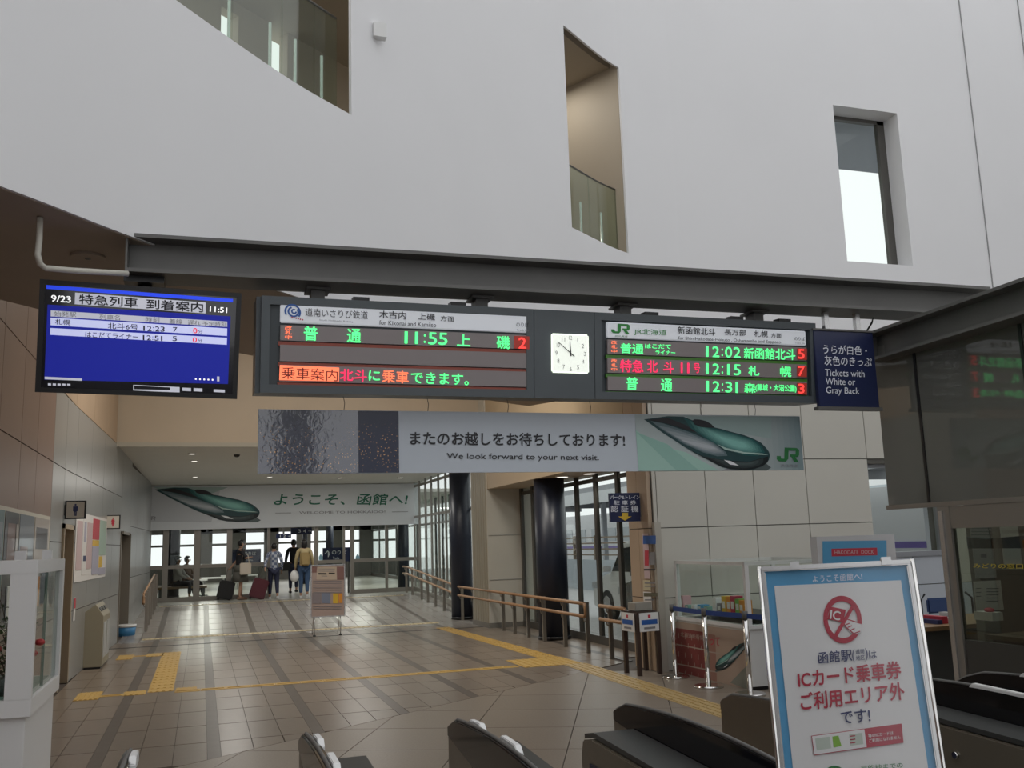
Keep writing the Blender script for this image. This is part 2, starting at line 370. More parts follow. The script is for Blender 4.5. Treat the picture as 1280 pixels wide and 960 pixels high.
def dots(x0, x1, y0, y1, m, name, zf):
    bb = B(); bb.box(x0, x1, y0, y1, zf, zf+.004); x = x0+.05
    while x < x1:
        for yy in (y0+.08, y1-.08): bb.box(x-.02, x+.02, yy-.04, yy+.04, zf+.004, zf+.009)
        x += .1
    bb.build(name, m, floor, kind=None)
dots(-1.1, 5.0, 20.75, 21.05, yellpale, 'tactile_strip', 0.0); dots(-1.0, 5.4, 26.55, 26.85, yellpale, 'tactile_strip', .335)

# ---- left wall with panels
b = B(); LWs = []
ys = [1.0, 14, 20.9]
def lw_quad(b, y0, y1, z0, z1, th=.15, zf=None):
    b.hexa([(xl(y0)-th, y0, z0), (xl(y0), y0, z0), (xl(y1), y1, z0), (xl(y1)-th, y1, z0)], [(xl(y0)-th, y0, z1), (xl(y0), y0, z1), (xl(y1), y1, z1), (xl(y1)-th, y1, z1)])
for (y0, y1, z0, z1) in ((-3, 13.66, -.2, 3.66), (8, 13.66, 3.66, 6.8), (13.66, 14.0, 2.08, 6.8), (14, 14.6, 2.08, 6.8), (14.6, 20.6, -.2, 6.8), (20.6, 22.3, 2.1, 6.8), (22.3, 28.4, -.2, 6.8)):
    lw_quad(b, y0, y1, z0, z1)
wl = struct('wall_left', b, grout, 'left wall of brown and gray panels along the passage')
def lpanel(y0, y1, z0, z1, m, name='wall_panel', th=.012, g=.006):
    bb = B(); x0, x1 = xl(y0), xl(y1)
    bb.hexa([(x0-.002, y0+g, z0+g), (x0+th, y0+g, z0+g), (x1+th, y1-g, z0+g), (x1-.002, y1-g, z0+g)], [(x0-.002, y0+g, z1-g), (x0+th, y0+g, z1-g), (x1+th, y1-g, z1-g), (x1-.002, y1-g, z1-g)])
    bb.build(name, m, wl)
zl = [0, .94, 1.88, 2.83, 3.78, 4.72, 5.66, 6.6]
yb = [1.6, 2.7, 3.8, 4.9, 6.0, 7.1, 8.2, 9.3, 10.38, 11.35, 12.55]
for a, c in zip(yb[:-1], yb[1:]):
    for z0, z1 in zip(zl[:-1], zl[1:]):
        if z0 > 3 and a < 7.5: continue
        lpanel(a, c, z0, min(z1, 3.64 if a < 7.5 else 9), brown)
def lp_gray(y0, y1, z0, z1): lpanel(y0, y1, z0, z1, grayp)
for z0, z1 in zip(zl[:4], zl[1:5]): lp_gray(12.55, 13.62, z0, z1)
lp_gray(13.62, 14.65, 2.12, 2.83); lp_gray(13.62, 14.65, 2.83, 3.78)
for a, c in ((14.65, 16.1), (16.1, 17.6), (17.6, 19.1)):
    for z0, z1 in zip(zl[:4], zl[1:5]): lp_gray(a, c, z0, z1)
for z0, z1 in zip(zl[:4], zl[1:5]): lp_gray(19.1, 20.55, z0, min(z1, 3.78))
lp_gray(20.55, 22.3, 2.12, 3.76)
for a, c in ((22.3, 23.8), (23.8, 25.4), (25.4, 26.95), (26.95, 28.25)):
    for z0, z1 in ((0.1, 1.2), (1.2, 2.3), (2.3, 3.6)): lp_gray(a, c, z0, z1)
for a, c in ((12.55, 14.4), (14.4, 16.2), (16.2, 18), (18, 19.25)):
    for z0, z1 in zip(zl[4:7], zl[5:8]): lpanel(a, c, z0, z1, peach)
# door recesses
b = B(); b.box(-3.2, -1.9, 13.5, 14.8, -.2, -.012); b.box(-3.2, -1.75, 20.4, 22.5, -.2, -.012)
struct('floor_toilet_entrance', b, tile_m, 'floor of the toilet entrances') 
b = B(); b.box(-3.2, -3.1, 13.4, 14.9, 0, 2.3); b.box(-3.1, -1.89, 13.36, 13.46, 0, 2.3); b.box(-3.1, -1.89, 14.8, 14.9, 0, 2.3); b.box(-3.2, -1.89, 13.4, 14.9, 2.3, 2.4)
b.box(-3.2, -3.1, 20.3, 22.6, 0, 2.3); b.box(-3.1, -1.8, 20.3, 20.4, 0, 2.3); b.box(-3.1, -1.8, 22.5, 22.6, 0, 2.3); b.box(-3.2, -1.8, 20.3, 22.6, 2.3, 2.4)
struct('wall_toilet_entrance', b, mat('recess_brown', (.26, .2, .14), .5), 'brown walls inside the toilet entrances')
b = B(); b.box(-1.92, -1.70, 13.60, 13.68, 0, 2.12); b.box(-1.92, -1.70, 14.58, 14.66, 0, 2.12); b.box(-1.92, -1.70, 13.60, 14.66, 2.06, 2.12)
dr = struct('door_1', b, mat('door_frame_tan', (.42, .34, .24), .4), 'tan door frame of the toilet entrance by the display case')
B().box(-1.90, -1.86, 13.68, 14.2, 0, 2.06).build('door_leaf', mat('door_leaf_brown', (.28, .2, .12), .5), dr)
b = B(); b.box(-1.86, -1.52, 20.5, 20.62, 0, 2.14); b.box(-1.80, -1.46, 22.24, 22.36, 0, 2.14); b.box(-1.84, -1.48, 20.5, 22.36, 2.1, 2.16)
struct('door_2', b, mat('door_frame_dark', (.2, .18, .15), .4), 'dark frame of the toilet entrance behind the litter bin')
b = B(); xx = -1.66; b.box(xx-.05, xx+.035, 19.25, 19.65, 0, 2.1)
struct('door_3', b, mat('door_leaf_tan', (.36, .27, .17), .45), 'narrow brown door strip in the gray wall')

# ---- curved white wall (drum)
CP = [(-6.5, -2.5), (-5.3, .2), (-4.0, 2.2), (-2.4, 3.9), (-1.07, 5.38), (-.48, 6.09), (.5, 7.2), (1.17, 7.82), (2.6, 9.03), (4.25, 10.34), (5.4, 11.17), (6.3, 11.4), (7.6, 11.4), (9.11, 11.4), (10.31, 11.4), (11.82, 11.4), (14, 11.4), (17, 11.4)]
def cr(p0, p1, p2, p3, t):
    return tuple(.5*((2*p1[i])+(-p0[i]+p2[i])*t+(2*p0[i]-5*p1[i]+4*p2[i]-p3[i])*t*t+(-p0[i]+3*p1[i]-3*p2[i]+p3[i])*t**3) for i in (0, 1))
crv = []
for i in range(1, len(CP)-2):
    for k in range(8): crv.append((i, cr(CP[i-1], CP[i], CP[i+1], CP[i+2], k/8)))
crv.append((len(CP)-2, CP[-2])); pts = [V(p) for _, p in crv]
nor = []
for i in range(len(pts)):
    d = (pts[min(i+1, len(pts)-1)]-pts[max(i-1, 0)]).normalized(); nor.append(V((-d.y, d.x)))     # away from the camera side
def idx(cp): return next(i for i, (a, _) in enumerate(crv) if a == cp)
WZ = {}      # segment index -> list of holes (z0,z1)
iL0 = next(i for i, p in enumerate(pts) if p.x > -2.9); iL1 = idx(7)
iM0, iM1 = idx(9), idx(10); iR0, iR1 = idx(13), idx(14)
def wallstrip(b, i0, i1, z0, z1, th, off=0.0):
    A = [pts[i]+nor[i]*off for i in range(i0, i1+1)]; C = [pts[i]+nor[i]*(off+th) for i in range(i0, i1+1)]
    def ribbon(P, za, Q, zb_, sm):
        p = [b.bm.verts.new((a.x, a.y, za)) for a in P]; q = [b.bm.verts.new((a.x, a.y, zb_)) for a in Q]
        for k in range(len(p)-1): b.bm.faces.new((p[k], p[k+1], q[k+1], q[k])).smooth = sm
    ribbon(A, z0, A, z1, True); ribbon(C, z0, C, z1, True); ribbon(A, z0, C, z0, False); ribbon(A, z1, C, z1, False)
    for k in (0, -1): b.face([(A[k].x, A[k].y, z0), (A[k].x, A[k].y, z1), (C[k].x, C[k].y, z1), (C[k].x, C[k].y, z0)])
b = B(); TH = .03; ZT = 12.5; ZS = 3.66; N = len(pts)-1
wallstrip(b, 0, iL0, ZS, ZT, TH); wallstrip(b, iL0, iL1, ZS, 5.45, TH); wallstrip(b, iL0, iL1, 8.3, ZT, TH)
wallstrip(b, iL1, iM0, ZS, ZT, TH); wallstrip(b, iM0, iM1, ZS, 5.5, TH); wallstrip(b, iM0, iM1, 8.2, ZT, TH)
wallstrip(b, iM1, iM1+8, ZS, ZT, .03); wallstrip(b, iM1+8, iR0, ZS, ZT, .42); wallstrip(b, iR0, iR1, ZS, 5.70, .42); wallstrip(b, iR0, iR1, 8.2, ZT, .42); wallstrip(b, iR1, N, ZS, ZT, .42)
drum = struct('wall_back_upper', b, white_wall, 'tall curved white wall with three narrow windows')
for m_ in drum.data.polygons: pass
# vertical fine joints on the right of the drum
for (px, py) in ((1220, 185), (1279, 60)):
    p = aty(px, py, 11.4); B().box(p.x-.006, p.x+.006, 11.385, 11.40, ZS, ZT).build('wall_joint', mat('joint_gray', (.3, .3, .3), .8), drum)
B().box(1.40, 1.52, 7.98, 8.06, 6.33, 6.47).build('wall_plate', white, None, label='small white square plate on the curved wall beside the slanting window', cat='wall plate')
# slab (underside brown) behind drum bottom
b = B(); i0, i1 = 0, idx(10)
f = []
for i in range(i0, i1+1):
    a = pts[i]+nor[i]*.02; c = pts[i]+nor[i]*1.95; f.append([b.bm.verts.new((a.x, a.y, 3.655)), b.bm.verts.new((c.x, c.y, 3.655)), b.bm.verts.new((c.x, c.y, 4.15)), b.bm.verts.new((a.x, a.y, 4.15))])
for A, C in zip(f[:-1], f[1:]):
    for k in range(4): b.bm.faces.new((A[k], A[(k+1) % 4], C[(k+1) % 4], C[k]))
b.bm.faces.new(f[0]); b.bm.faces.new(f[-1][::-1])
struct('ceiling_walkway_soffit', b, soff, 'dark brown soffit under the upper walkway')
# walkway: back wall, ceiling, window slots
WO = 3.0; slots = {}
for (px, ya, yb_) in ((279, 8, 45), (343, 14, 92), (724, 262, 296), (742, 272, 298)):
    d = ray(px, (ya+yb_)/2)
    i = min((j for j in range(N) if pts[j].x > -3), key=lambda j: abs((pts[j]+nor[j]*WO).x*d.y-(pts[j]+nor[j]*WO).y*d.x)); q = pts[i]+nor[i]*WO
    zs_ = []
    for yy in (yb_, ya): d = ray(px, yy); zs_.append(1.7+d.z*q.length/math.hypot(d.x, d.y))
    slots[i] = zs_
b = B()
walkm = mat('walkway_beige', (.46, .39, .30), .6)
for i in range(N):
    a = pts[i]+nor[i]*WO; c = pts[i+1]+nor[i+1]*WO; n3 = nor[i]*.15
    for (z0, z1) in (((6.6, slots[i][0]), (min(slots[i][1], 8.8), 8.9)) if i in slots else ((6.6, 8.9),)):
        b.hexa([(a.x, a.y, z0), (c.x, c.y, z0), (c.x+n3.x, c.y+n3.y, z0), (a.x+n3.x, a.y+n3.y, z0)], [(a.x, a.y, z1), (c.x, c.y, z1), (c.x+n3.x, c.y+n3.y, z1), (a.x+n3.x, a.y+n3.y, z1)])
    if pts[i].x > 6.8: break
a = pts[iM1]+nor[iM1]*.035; c = pts[iM1]+nor[iM1]*WO; dd = (pts[iM1]-pts[iM1-1]).normalized()*.1
b.hexa([(a.x, a.y, 4.15), (c.x, c.y, 4.15), (c.x+dd.x, c.y+dd.y, 4.15), (a.x+dd.x, a.y+dd.y, 4.15)], [(a.x, a.y, 8.9), (c.x, c.y, 8.9), (c.x+dd.x, c.y+dd.y, 8.9), (a.x+dd.x, a.y+dd.y, 8.9)])
for i in range(N):  # low wall added at the slab edge to block light from the gap
    a = pts[i]+nor[i]*1.8; c = pts[i+1]+nor[i+1]*1.8; n3 = nor[i]*.14
    b.hexa([(a.x, a.y, 4.15), (c.x, c.y, 4.15), (c.x+n3.x, c.y+n3.y, 4.15), (a.x+n3.x, a.y+n3.y, 4.15)], [(a.x, a.y, 6.1), (c.x, c.y, 6.1), (c.x+n3.x, c.y+n3.y, 6.1), (a.x+n3.x, a.y+n3.y, 6.1)])
    if pts[i].x > 5.3: break
struct('wall_walkway', b, walkm, 'beige back wall of the upper walkway with an added low wall blocking light')
b = B(); f = []
for i in range(0, idx(11)):
    a = pts[i]+nor[i]*.16; c = pts[i]+nor[i]*3.3; f.append([b.bm.verts.new((a.x, a.y, 8.25)), b.bm.verts.new((c.x, c.y, 8.25)), b.bm.verts.new((c.x, c.y, 9.0)), b.bm.verts.new((a.x, a.y, 9.0))])
for A, C in zip(f[:-1], f[1:]):
    for k in range(4): b.bm.faces.new((A[k], A[(k+1) % 4], C[(k+1) % 4], C[k]))
b.bm.faces.new(f[0]); b.bm.faces.new(f[-1][::-1])
struct('ceiling_walkway', b, mat('walkway_ceiling', (.42, .36, .28), .6), 'ceiling of the upper walkway')
# glass balustrades in the openings
def balustrade(i0, i1, z0, z1, label, m):
    t = thing('glass_balustrade', label, 'balustrade', (pts[i0].x, pts[i0].y, z0))
    k = i0
    while k < i1:
        e = min(k+4, i1); bb = B(); wallstrip(bb, k, e, z0, z1, .02, .17); bb.build('glass_pane', m, t); k = e
    bb = B(); bb.tube([(*(pts[i]+nor[i]*.18), z1+.01) for i in range(i0, i1+1)], .012, 6); bb.build('top_rail', dframe, t)
    for i in range(i0, i1, 3):
        p = pts[i]+nor[i]*.21; B().box(p.x-.012, p.x+.012, p.y-.012, p.y+.012, z0, z0+.55).build('post', alu, t)
balustrade(iL0, iL1, 5.452, 6.42, 'green tinted glass balustrade in the slanting upper left window', gglass)
balustrade(iM0, iM1, 5.502, 6.45, 'green tinted glass balustrade in the narrow middle window', gglass)
for k_, i_ in enumerate((iL0+8, iL1-6, iM0+4)):
    q_ = pts[i_]+nor[i_]*1.0; area('walkway_fill', (q_.x, q_.y, 8.2), .8, 15, (1, .97, .90))  # added fill brightening the walkway behind the openings, no fixture
# right upper window
x0, x1, z0, z1 = 9.11, 10.31, 5.70, 8.2
b = B(); b.box(x0, x0+.05, 11.72, 11.8, z0, z1); b.box(x1-.13, x1, 11.72, 11.8, z0, z1); b.box(x0, x1, 11.72, 11.8, z1-.06, z1); b.box(x0, x1, 11.72, 11.8, z0, z0+.04)
w1 = struct('window_1', b, dframe, 'narrow upper window on the right, bright sky behind')
B().box(8, 12.5, 11.85, 13.8, 8.3, 8.55).build('roof_eave', mat('eave_gray', (.34, .37, .42), .6), w1)
B().box(x0+.05, x1-.13, 11.75, 11.76, z0+.04, z1-.06).build('window_pane', glass, w1)
# unseen roof above the hall, left open between beams for sky light
b = B()
for k in range(6): b.box(-8, 17, -9+k*4.1-.15, -9+k*4.1+.15, 12.5, 12.9)
struct('ceiling_hall', b, white, 'unseen roof beams above the hall, left open to let in sky light')
b = B(); b.box(-8, 17, -9.3, -9, -.2, .8); b.box(-8, 17, -9.3, -9, 11.2, 12.5); b.box(17, 17.3, -9, 11.8, -.2, 12.5); b.box(-8.3, -8, -9, 1, -.2, 12.5)  # out of view; openings give streaked reflections and limit low light
for k in range(11): b.box(-8+k*2.5-.45, -8+k*2.5+.45, -9.3, -9, .8, 11.2)
struct('wall_front', b, white, 'unseen hall wall behind the viewer, tall openings shaped for light and reflections')
# ---- cream panel wall at y=11.4 under the drum
b = B(); b.box(5.66, 9.12, 11.405, 11.75, -.2, ZS); b.box(9.12, 10.42, 11.405, 11.75, 2.66, ZS); b.box(9.12, 10.42, 11.405, 11.75, -.2, 1.36); b.box(10.42, 17, 11.405, 11.75, -.2, ZS)
wr = struct('wall_back', b, mat('joint_dark', (.12, .115, .1), .8), 'cream panelled wall behind the glass case')
zr = [0, .92, 1.825, 2.73, 3.66]; xr = [5.66, 5.72, 6.46, 7.21, 8.06, 9.12, 9.75, 10.42, 11.3, 12.2]
for a, c in zip(xr[:-1], xr[1:]):
    for z0, z1 in zip(zr[:-1], zr[1:]):
        if 9.1 < a < 10.4:
            if z0 == .92: z1 = 1.36
            elif z0 == 1.825: continue
        g = .006; B().box(a+g, c-g, 11.385, 11.41, z0+g, z1-g).build('wall_panel', mat('cream_blue_lit', (.46, .49, .53), .4) if a > 9 and z1 < 1.5 else cream, wr)  # low panels by the window: bluish light put into the cream colour
b = B(); X0, X1, Z0, Z1 = 9.12, 10.42, 1.36, 2.66
b.box(X0, X0+.04, 11.5, 11.58, Z0, Z1); b.box(X1-.05, X1, 11.5, 11.58, Z0, Z1); b.box(X0, X1, 11.5, 11.58, Z1-.05, Z1); b.box(X0, X1, 11.36, 11.58, Z0-.04, Z0+.03)
w2 = struct('window_2', b, mat('gray_frame', (.3, .31, .33), .4, .4), 'lower right window showing the platform')
B().box(X0+.04, X1-.05, 11.53, 11.54, Z0+.03, Z1-.05).build('window_pane', glass, w2)
# ---- peach end wall, recess and bulkheads
b = B(); b.box(5.62, 6.6, 11.76, 12.05, -.2, 6.6)
we = struct('wall_right', b, grout, 'peach end wall beside the glazed recess')
for a, c in ((11.42, 11.74), (11.74, 12.04)):
    for z0, z1 in zip([0, .92, 1.825, 2.73, 3.66, 4.6], [.92, 1.825, 2.73, 3.66, 4.6, 5.6]):
        B().box(5.60, 5.62 if a > 11.7 else 5.655, a+.004, c-.004, z0+.005, z1-.005).build('wall_panel', peach, we)
B().box(5.63, 5.72, 11.31, 11.384, 0, 1.9).build('corner_guard', mat('corner_pilaster', (.46, .43, .37), .4), we)
b = B(); b.box(5.60, 5.9, 12.05, 19.3, 2.8, 6.6); b.box(5.9, 6.6, 12.05, 19.3, 2.8, 2.95)
struct('wall_recess_bulkhead', b, mat('bulkhead_peach', (.50, .39, .26), .5, noise=(1.5, .03)), 'beige bulkhead over the glazed recess')
b = B(); b.box(-1.7, 5.9, 19.3, 19.6, 3.78, 6.6)
wb = struct('wall_bulkhead', b, beige, 'beige bulkhead over the passage to the platforms')
B().box(-1.66, 5.6, 19.27, 19.31, 3.72, 3.80).build('edge_trim', mat('trim_gray', (.42, .40, .34), .5), wb)
b = B(); b.box(-3, 6.6, 13.2, 19.6, 6.6, 6.75)
vp = [(pts[i]+nor[i]*1.97) for i in range(N) if -3 < (pts[i]+nor[i]*1.97).x < 5.2]
for A_, C_ in zip(vp[:-1], vp[1:]):
    if A_.y < 13.2: b.hexa([(A_.x, A_.y, 6.6), (C_.x, C_.y, 6.6), (C_.x, 13.2, 6.6), (A_.x, 13.2, 6.6)], [(A_.x, A_.y, 6.75), (C_.x, C_.y, 6.75), (C_.x, 13.2, 6.75), (A_.x, 13.2, 6.75)])
struct('ceiling_void', b, ceilm, 'ceiling above the passage mouth')
# pillar
b = B(); b.box(5.58, 6.62, 18.85, 20.05, 0, 6.6); pil = struct('wall_pillar', b, cream, 'pale pillar between the two glazed walls')
for k in range(6): B().box(5.565, 5.58, 18.9+k*.18, 19.05+k*.18, .1, 3.7).build('rib', mat('pillar_rib', (.34, .31, .24), .5), pil)
for z in (.95, 1.85): B().box(5.6, 6.3, 18.84, 18.85, z, z+.008).build('joint', mat('joint_gray', (.3, .3, .3), .8), pil)
B().box(5.56, 6.3, 18.83, 20.06, 0, .1).build('skirting', mat('skirt', (.2, .19, .17), .5), pil)
# corridor ceiling
b = B(); b.hexa([(-1.8, 19.55, 3.76), (6.3, 19.55, 3.76), (6.3, 28.5, 3.555), (-1.8, 28.5, 3.555)], [(-1.8, 19.55, 3.95), (6.3, 19.55, 3.95), (6.3, 28.5, 3.9), (-1.8, 28.5, 3.9)])
cc = struct('ceiling_passage', b, ceilm, 'pale ceiling of the passage with downlights')
dl = emi('downlight', (1, .95, .85), 1.3)
def downlight(x, y, z, r=.07, lab='', grp=None, pw=0):
    t = thing('downlight', lab, 'downlight', (x, y, z), grp); B().cyl((x, y, z-.012), (x, y, z+.01), r+.025, 14).build('ring', white, t); B().cyl((x, y, z-.014), (x, y, z-.008), r, 12).build('lamp', dl, t)
    if pw:
        l = bpy.data.lights.new('downlight_lamp', 'SPOT'); l.energy = pw; l.spot_size = 2.2; l.spot_blend = .6; l.color = (1, .93, .82); l.shadow_soft_size = .08
        o = bpy.data.objects.new('downlight_lamp', l); COL.objects.link(o); o.parent = t; o.location = (0, 0, -.05)
cz = lambda y: 3.76-(y-19.55)*.0229
for (px, py) in ((240, 567), (243, 576), (244, 596), (337, 596), (425, 597), (409, 603), (490, 603), (420, 570), (340, 603), (500, 597), (228, 605)):
    p = atz(px, py, 3.66)
    for _ in range(4): p = atz(px, py, cz(p.y)-.005)
    if p.y < 26.8: downlight(p.x, p.y, cz(p.y)-.004, .06, 'small round downlight in the pale passage ceiling', 'downlights in the passage ceiling', 12)
for (px, py) in ((703, 596), (737, 592)):
    p = atz(px, py, 2.79); downlight(p.x, p.y, 2.795, .10, 'lit downlight over the column' if px == 703 else 'lit downlight nearer the parking sign, in the recess soffit', None, 10)
t = B().sph((*atz(296, 570, 3.70).xy, 3.72), .07, (1, 1, .7)); t.build('dome_camera', black, None, label='small black dome camera on the passage ceiling', cat='security camera')

# ---- glazed wall A (recess, x=6.3)
def glazing(name, lab, x, ys, z0, z1, trans, wd=.10, fm=dframe, zf=None, pm=glass, dp=.06):
    b = B(); t = struct(name, B().box(x-.02, x+.16, min(ys), max(ys), z0-.02, z0+.13) if not zf else B().hexa([(x-.02, min(ys), zf(min(ys))), (x+.16, min(ys), zf(min(ys))), (x+.16, max(ys), zf(max(ys))), (x-.02, max(ys), zf(max(ys)))], [(x-.02, min(ys), zf(min(ys))+.14), (x+.16, min(ys), zf(min(ys))+.14), (x+.16, max(ys), zf(max(ys))+.14), (x-.02, max(ys), zf(max(ys))+.14)]), fm, lab)
    for y in ys: B().box(x, x+dp, y-wd/2, y+wd/2, z0, z1).build('mullion', fm, t)
    for z in trans: B().box(x+.01, x+dp-.01, min(ys), max(ys), z, z+.07).build('transom', fm, t)
    ys = sorted(ys)
    for a, c in zip(ys[:-1], ys[1:]): B().box(x+dp/2, x+dp/2+.008, a+wd/2, c-wd/2, z0+.1, z1).build('window_pane', pm, t)
    return t
glazing('window_3', 'tall glass doors in the recess with the car behind', 6.3, [12.1, 13.05, 13.95, 14.85, 15.72, 16.9, 18.1, 18.8], 0, 2.8, [2.66])
glazing('window_4', 'tall mullioned glass wall along the ramp', 6.05, [20.1, 21.3, 22.1, 22.85, 23.55, 24.3, 25.1, 25.95, 26.7, 27.5, 28.2], 0.0, 3.6, [2.5, 3.42], .06, mat('mullion_gray', (.36, .34, .31), .35, .5), ramp, dp=.05)
# columns
def column(x, y, r, z0, z1, lab):
    t = thing('round_column', lab, 'column', (x, y, z0)); B().cyl((x, y, z0+.0), (x, y, z1), r, 32, cap=True).build('shaft', navycol, t); B().cyl((x, y, z0+.001), (x, y, z0+.06), r+.012, 32).build('base_ring', black, t)
column(5.93, 16.05, .275, 0, 2.80, 'dark navy round column in front of the recess glass doors')
column(5.72, 21.5, .25, .0, 3.74, 'dark navy round column beside the pale pillar on the ramp')

# ================================================================= BEAMS AND HANGING SIGNS
def ibeam(name, lab, p, q, z0, z1, w, cat='beam'):
    t = thing(name, lab, cat, (p[0], p[1], z0)); p = V((*p, 0)); q = V((*q, 0)); d = (q-p).normalized(); n = V((d.y, -d.x, 0)); L = (q-p).length; c = (p+q)/2; h = z1-z0; up = V((0, 0, 1))
    B().ob(c+up*(z0+z1)/2+n*0, d, n, up, L, .03, h).build('web', steelg, t)
    B().ob(c+up*(z1-.012), d, n, up, L, w, .024).build('top_flange', steelg, t); B().ob(c+up*(z0+.012), d, n, up, L, w, .024).build('bottom_flange', steelg, t)
    B().ob(p+up*(z0+z1)/2+d*.006, d, n, up, .012, w*.98, h-.05).build('end_plate', steelg, t)
    return t
BY = 6.3
pl = aty(158, 294, BY-.16); ibeam('steel_beam', 'dark gray steel beam carrying the train information boards', (pl.x, BY-.02), (6.25, BY-.1), 3.44, 3.69, .30)
ibeam('steel_beam', 'dark gray steel beam above the ticket office glass, rising to the right edge', (5.30, 6.35), (5.16, 3.6), 3.07, 3.31, .26)
# --- LED board
tilt = math.radians(5)
u = V((1, .004, 0)).normalized(); n = V((0, -math.cos(tilt), -math.sin(tilt))); n = (n-u*n.dot(u)).normalized(); v = n.cross(u)*-1
v = u.cross(n); v = v if v.z > 0 else -v
BC = V((2.25, 6.22, 3.02))
SB = Sheet(BC, u, v, n)
def loc(sh, px): p = sh.at(px)-sh.o; return p.dot(sh.u), p.dot(sh.v)
def bx(sh, px0, px1):      # local rectangle from two corners
    a = loc(sh, px0); b_ = loc(sh, px1); return min(a[0], b_[0]), max(a[0], b_[0]), min(a[1], b_[1]), max(a[1], b_[1])
def sbox(sh, a0, a1, b0, b1, n0, n1):
    bb = B(); o = sh.o; return bb.ob(o+sh.u*(a0+a1)/2+sh.v*(b0+b1)/2+sh.n*(n0+n1)/2, sh.u, sh.v, sh.n, a1-a0, b1-b0, abs(n1-n0))
def sframe(sh, a0, a1, b0, b1, w, n0, n1, bb=None):
    bb = bb or B()
    for (p, q, r, s_) in ((a0, a1, b1-w, b1), (a0, a1, b0, b0+w), (a0, a0+w, b0+w, b1-w), (a1-w, a1, b0+w, b1-w)):
        bb.ob(sh.o+sh.u*(p+q)/2+sh.v*(r+s_)/2+sh.n*(n0+n1)/2, sh.u, sh.v, sh.n, q-p, s_-r, abs(n1-n0))
    return bb
a0, a1 = loc(SB, (320, 430))[0], loc(SB, (1025, 455))[0]; b1 = (loc(SB, (322, 367.5))[1]+loc(SB, (1024, 405.5))[1])/2; b0 = (loc(SB, (317, 489.5))[1]+loc(SB, (1026, 505))[1])/2
bd = thing('departure_board', 'long slate housing with two LED train departure panels and a clock between', 'display board', (2.25, 6.3, b0+3.0))
sbox(SB, a0, a1, b0, b1, -.34, -.05).build('housing', boardm, bd, )
xc0 = loc(SB, (668, 440))[0]; xc1 = loc(SB, (743, 440))[0]
sbox(SB, xc0, xc1, b0, b1, -.05, .0).build('clock_panel', boardm, bd)
def module(a0, a1, hTL, hBR, rows, nm, linecol):
    sframe(SB, a0, a1, b0, b1, .055, -.05, .0).build('module_frame', boardm, bd)
    sbox(SB, a0+.05, a1-.05, b0+.05, b1-.05, -.05, -.035).build('inner_panel', boardin, bd)
    x0, x1, y0, y1 = bx(SB, hTL, hBR); hd = sbox(SB, x0, x1, y0, y1, -.034, -.0015); hp = hd.build('header_plate', graym, bd, bevel=.006)
    lc = mat('divider_'+nm, linecol, .4)
    for (r0, r1) in rows:
        x0, x1, y0, y1 = bx(SB, r0, r1); sbox(SB, x0, x1, y0, y1, -.034, -.004).build('display_row', mat('led_panel', (.27, .235, .235), .35), bd)
        sbox(SB, x0-.01, x1+.01, y0-.035, y0-.006, -.034, -.010).build('row_divider', lc, bd)
zA = zz(310, 350, 6.095); zB = zz(500, 350, 6.095); zC = zz(680, 370, 6.095); zD = zz(860, 370, 5.12)
module(a0+.03, xc0-.004, zA(247, 182), (662.5, 416), [(zA(247, 342), zB(987, 527)), (zA(245, 492), zB(987, 673)), (zA(240, 645), zB(987, 815))], 'red', (.30, .06, .035))
module(xc1+.004, a1-.03, zC(480, 195), zD(757, 318), [(zC(485, 330), zD(760, 415)), (zC(485, 470), zD(761, 527)), (zC(487, 612), zD(765, 632))], 'green', (.07, .22, .03))
for px in (342, 1012): pass
for (px, py) in ((453, 370), (575, 376), (818, 389), (925, 394), (985, 399)):
    x = loc(SB, (px, py))[0]; sbox(SB, x-.055, x+.055, b1, b1+.03, -.12, -.04).build('top_bracket', black, bd)
for px in (400, 608, 790, 957):
    p = SB.at((px, 375)); t = thing('hanger_post', {400: 'left end hanger post over the left LED panel', 608: 'second hanger post from the left, above the left LED panel', 790: 'hanger post just right of the clock', 957: 'rightmost hanger post over the right LED panel'}[px], 'hanger', (p.x, 6.42, 3.3))
    B().box(p.x-.045, p.x+.045, 6.30, 6.42, SB.o.z+b1+.02, 3.45).build('post', steelg, t); B().box(p.x-.08, p.x+.08, 6.26, 6.44, 3.425, 3.44).build('flange', steelg, t)
P = Print(SB)
def T(m, s, tl, tr, bl, L=3, off=0): P.text(m, s, tl, tr, bl, L, off)
# left panel header
P.ring(blui, zA(340, 243), (63/6.095, 1.2), (0, 60/6.095), .78, 150, 395, 2, 'emblem'); P.ring(blui, zA(345, 243), (44/6.095, .8), (0, 40/6.095), .7, -40, 250, 2, 'emblem'); P.ring(blui, zA(350, 240), (22/6.095, .4), (0, 20/6.095), .45, 0, 300, 2, 'emblem')
for k in range(6): P.ring(redi, zA(335+k*16, 283+k*4), (6/6.095, 0), (0, 6/6.095), 0, 0, 360, 2, 'emblem', 8)
T(ink, '道南いさりび鉄道', zA(437, 214), zA(912, 237), zA(437, 276)); T(tx_g, 'South Hokkaido Railway', zA(543, 298), zA(803, 313), zA(543, 313))
T(ink, '木古内', zA(1000, 232), zA(1205, 243), zA(998, 290), 3, .012); T(ink, 'for Kikonai and Kamiiso', (474, 400.3), (545, 403.5), (474, 405.8), 3, 0)
T(ink, '上磯', zB(138, 250), zB(265, 257), zB(138, 302), 3, .012); T(ink, '方面', zB(308, 272), zB(410, 278), zB(308, 312), 3, .01)
T(ink, 'のりば', zB(885, 322), zB(980, 326), zB(885, 355)); T(tx_g, 'Track No', zB(888, 374), zB(980, 378), zB(888, 388))
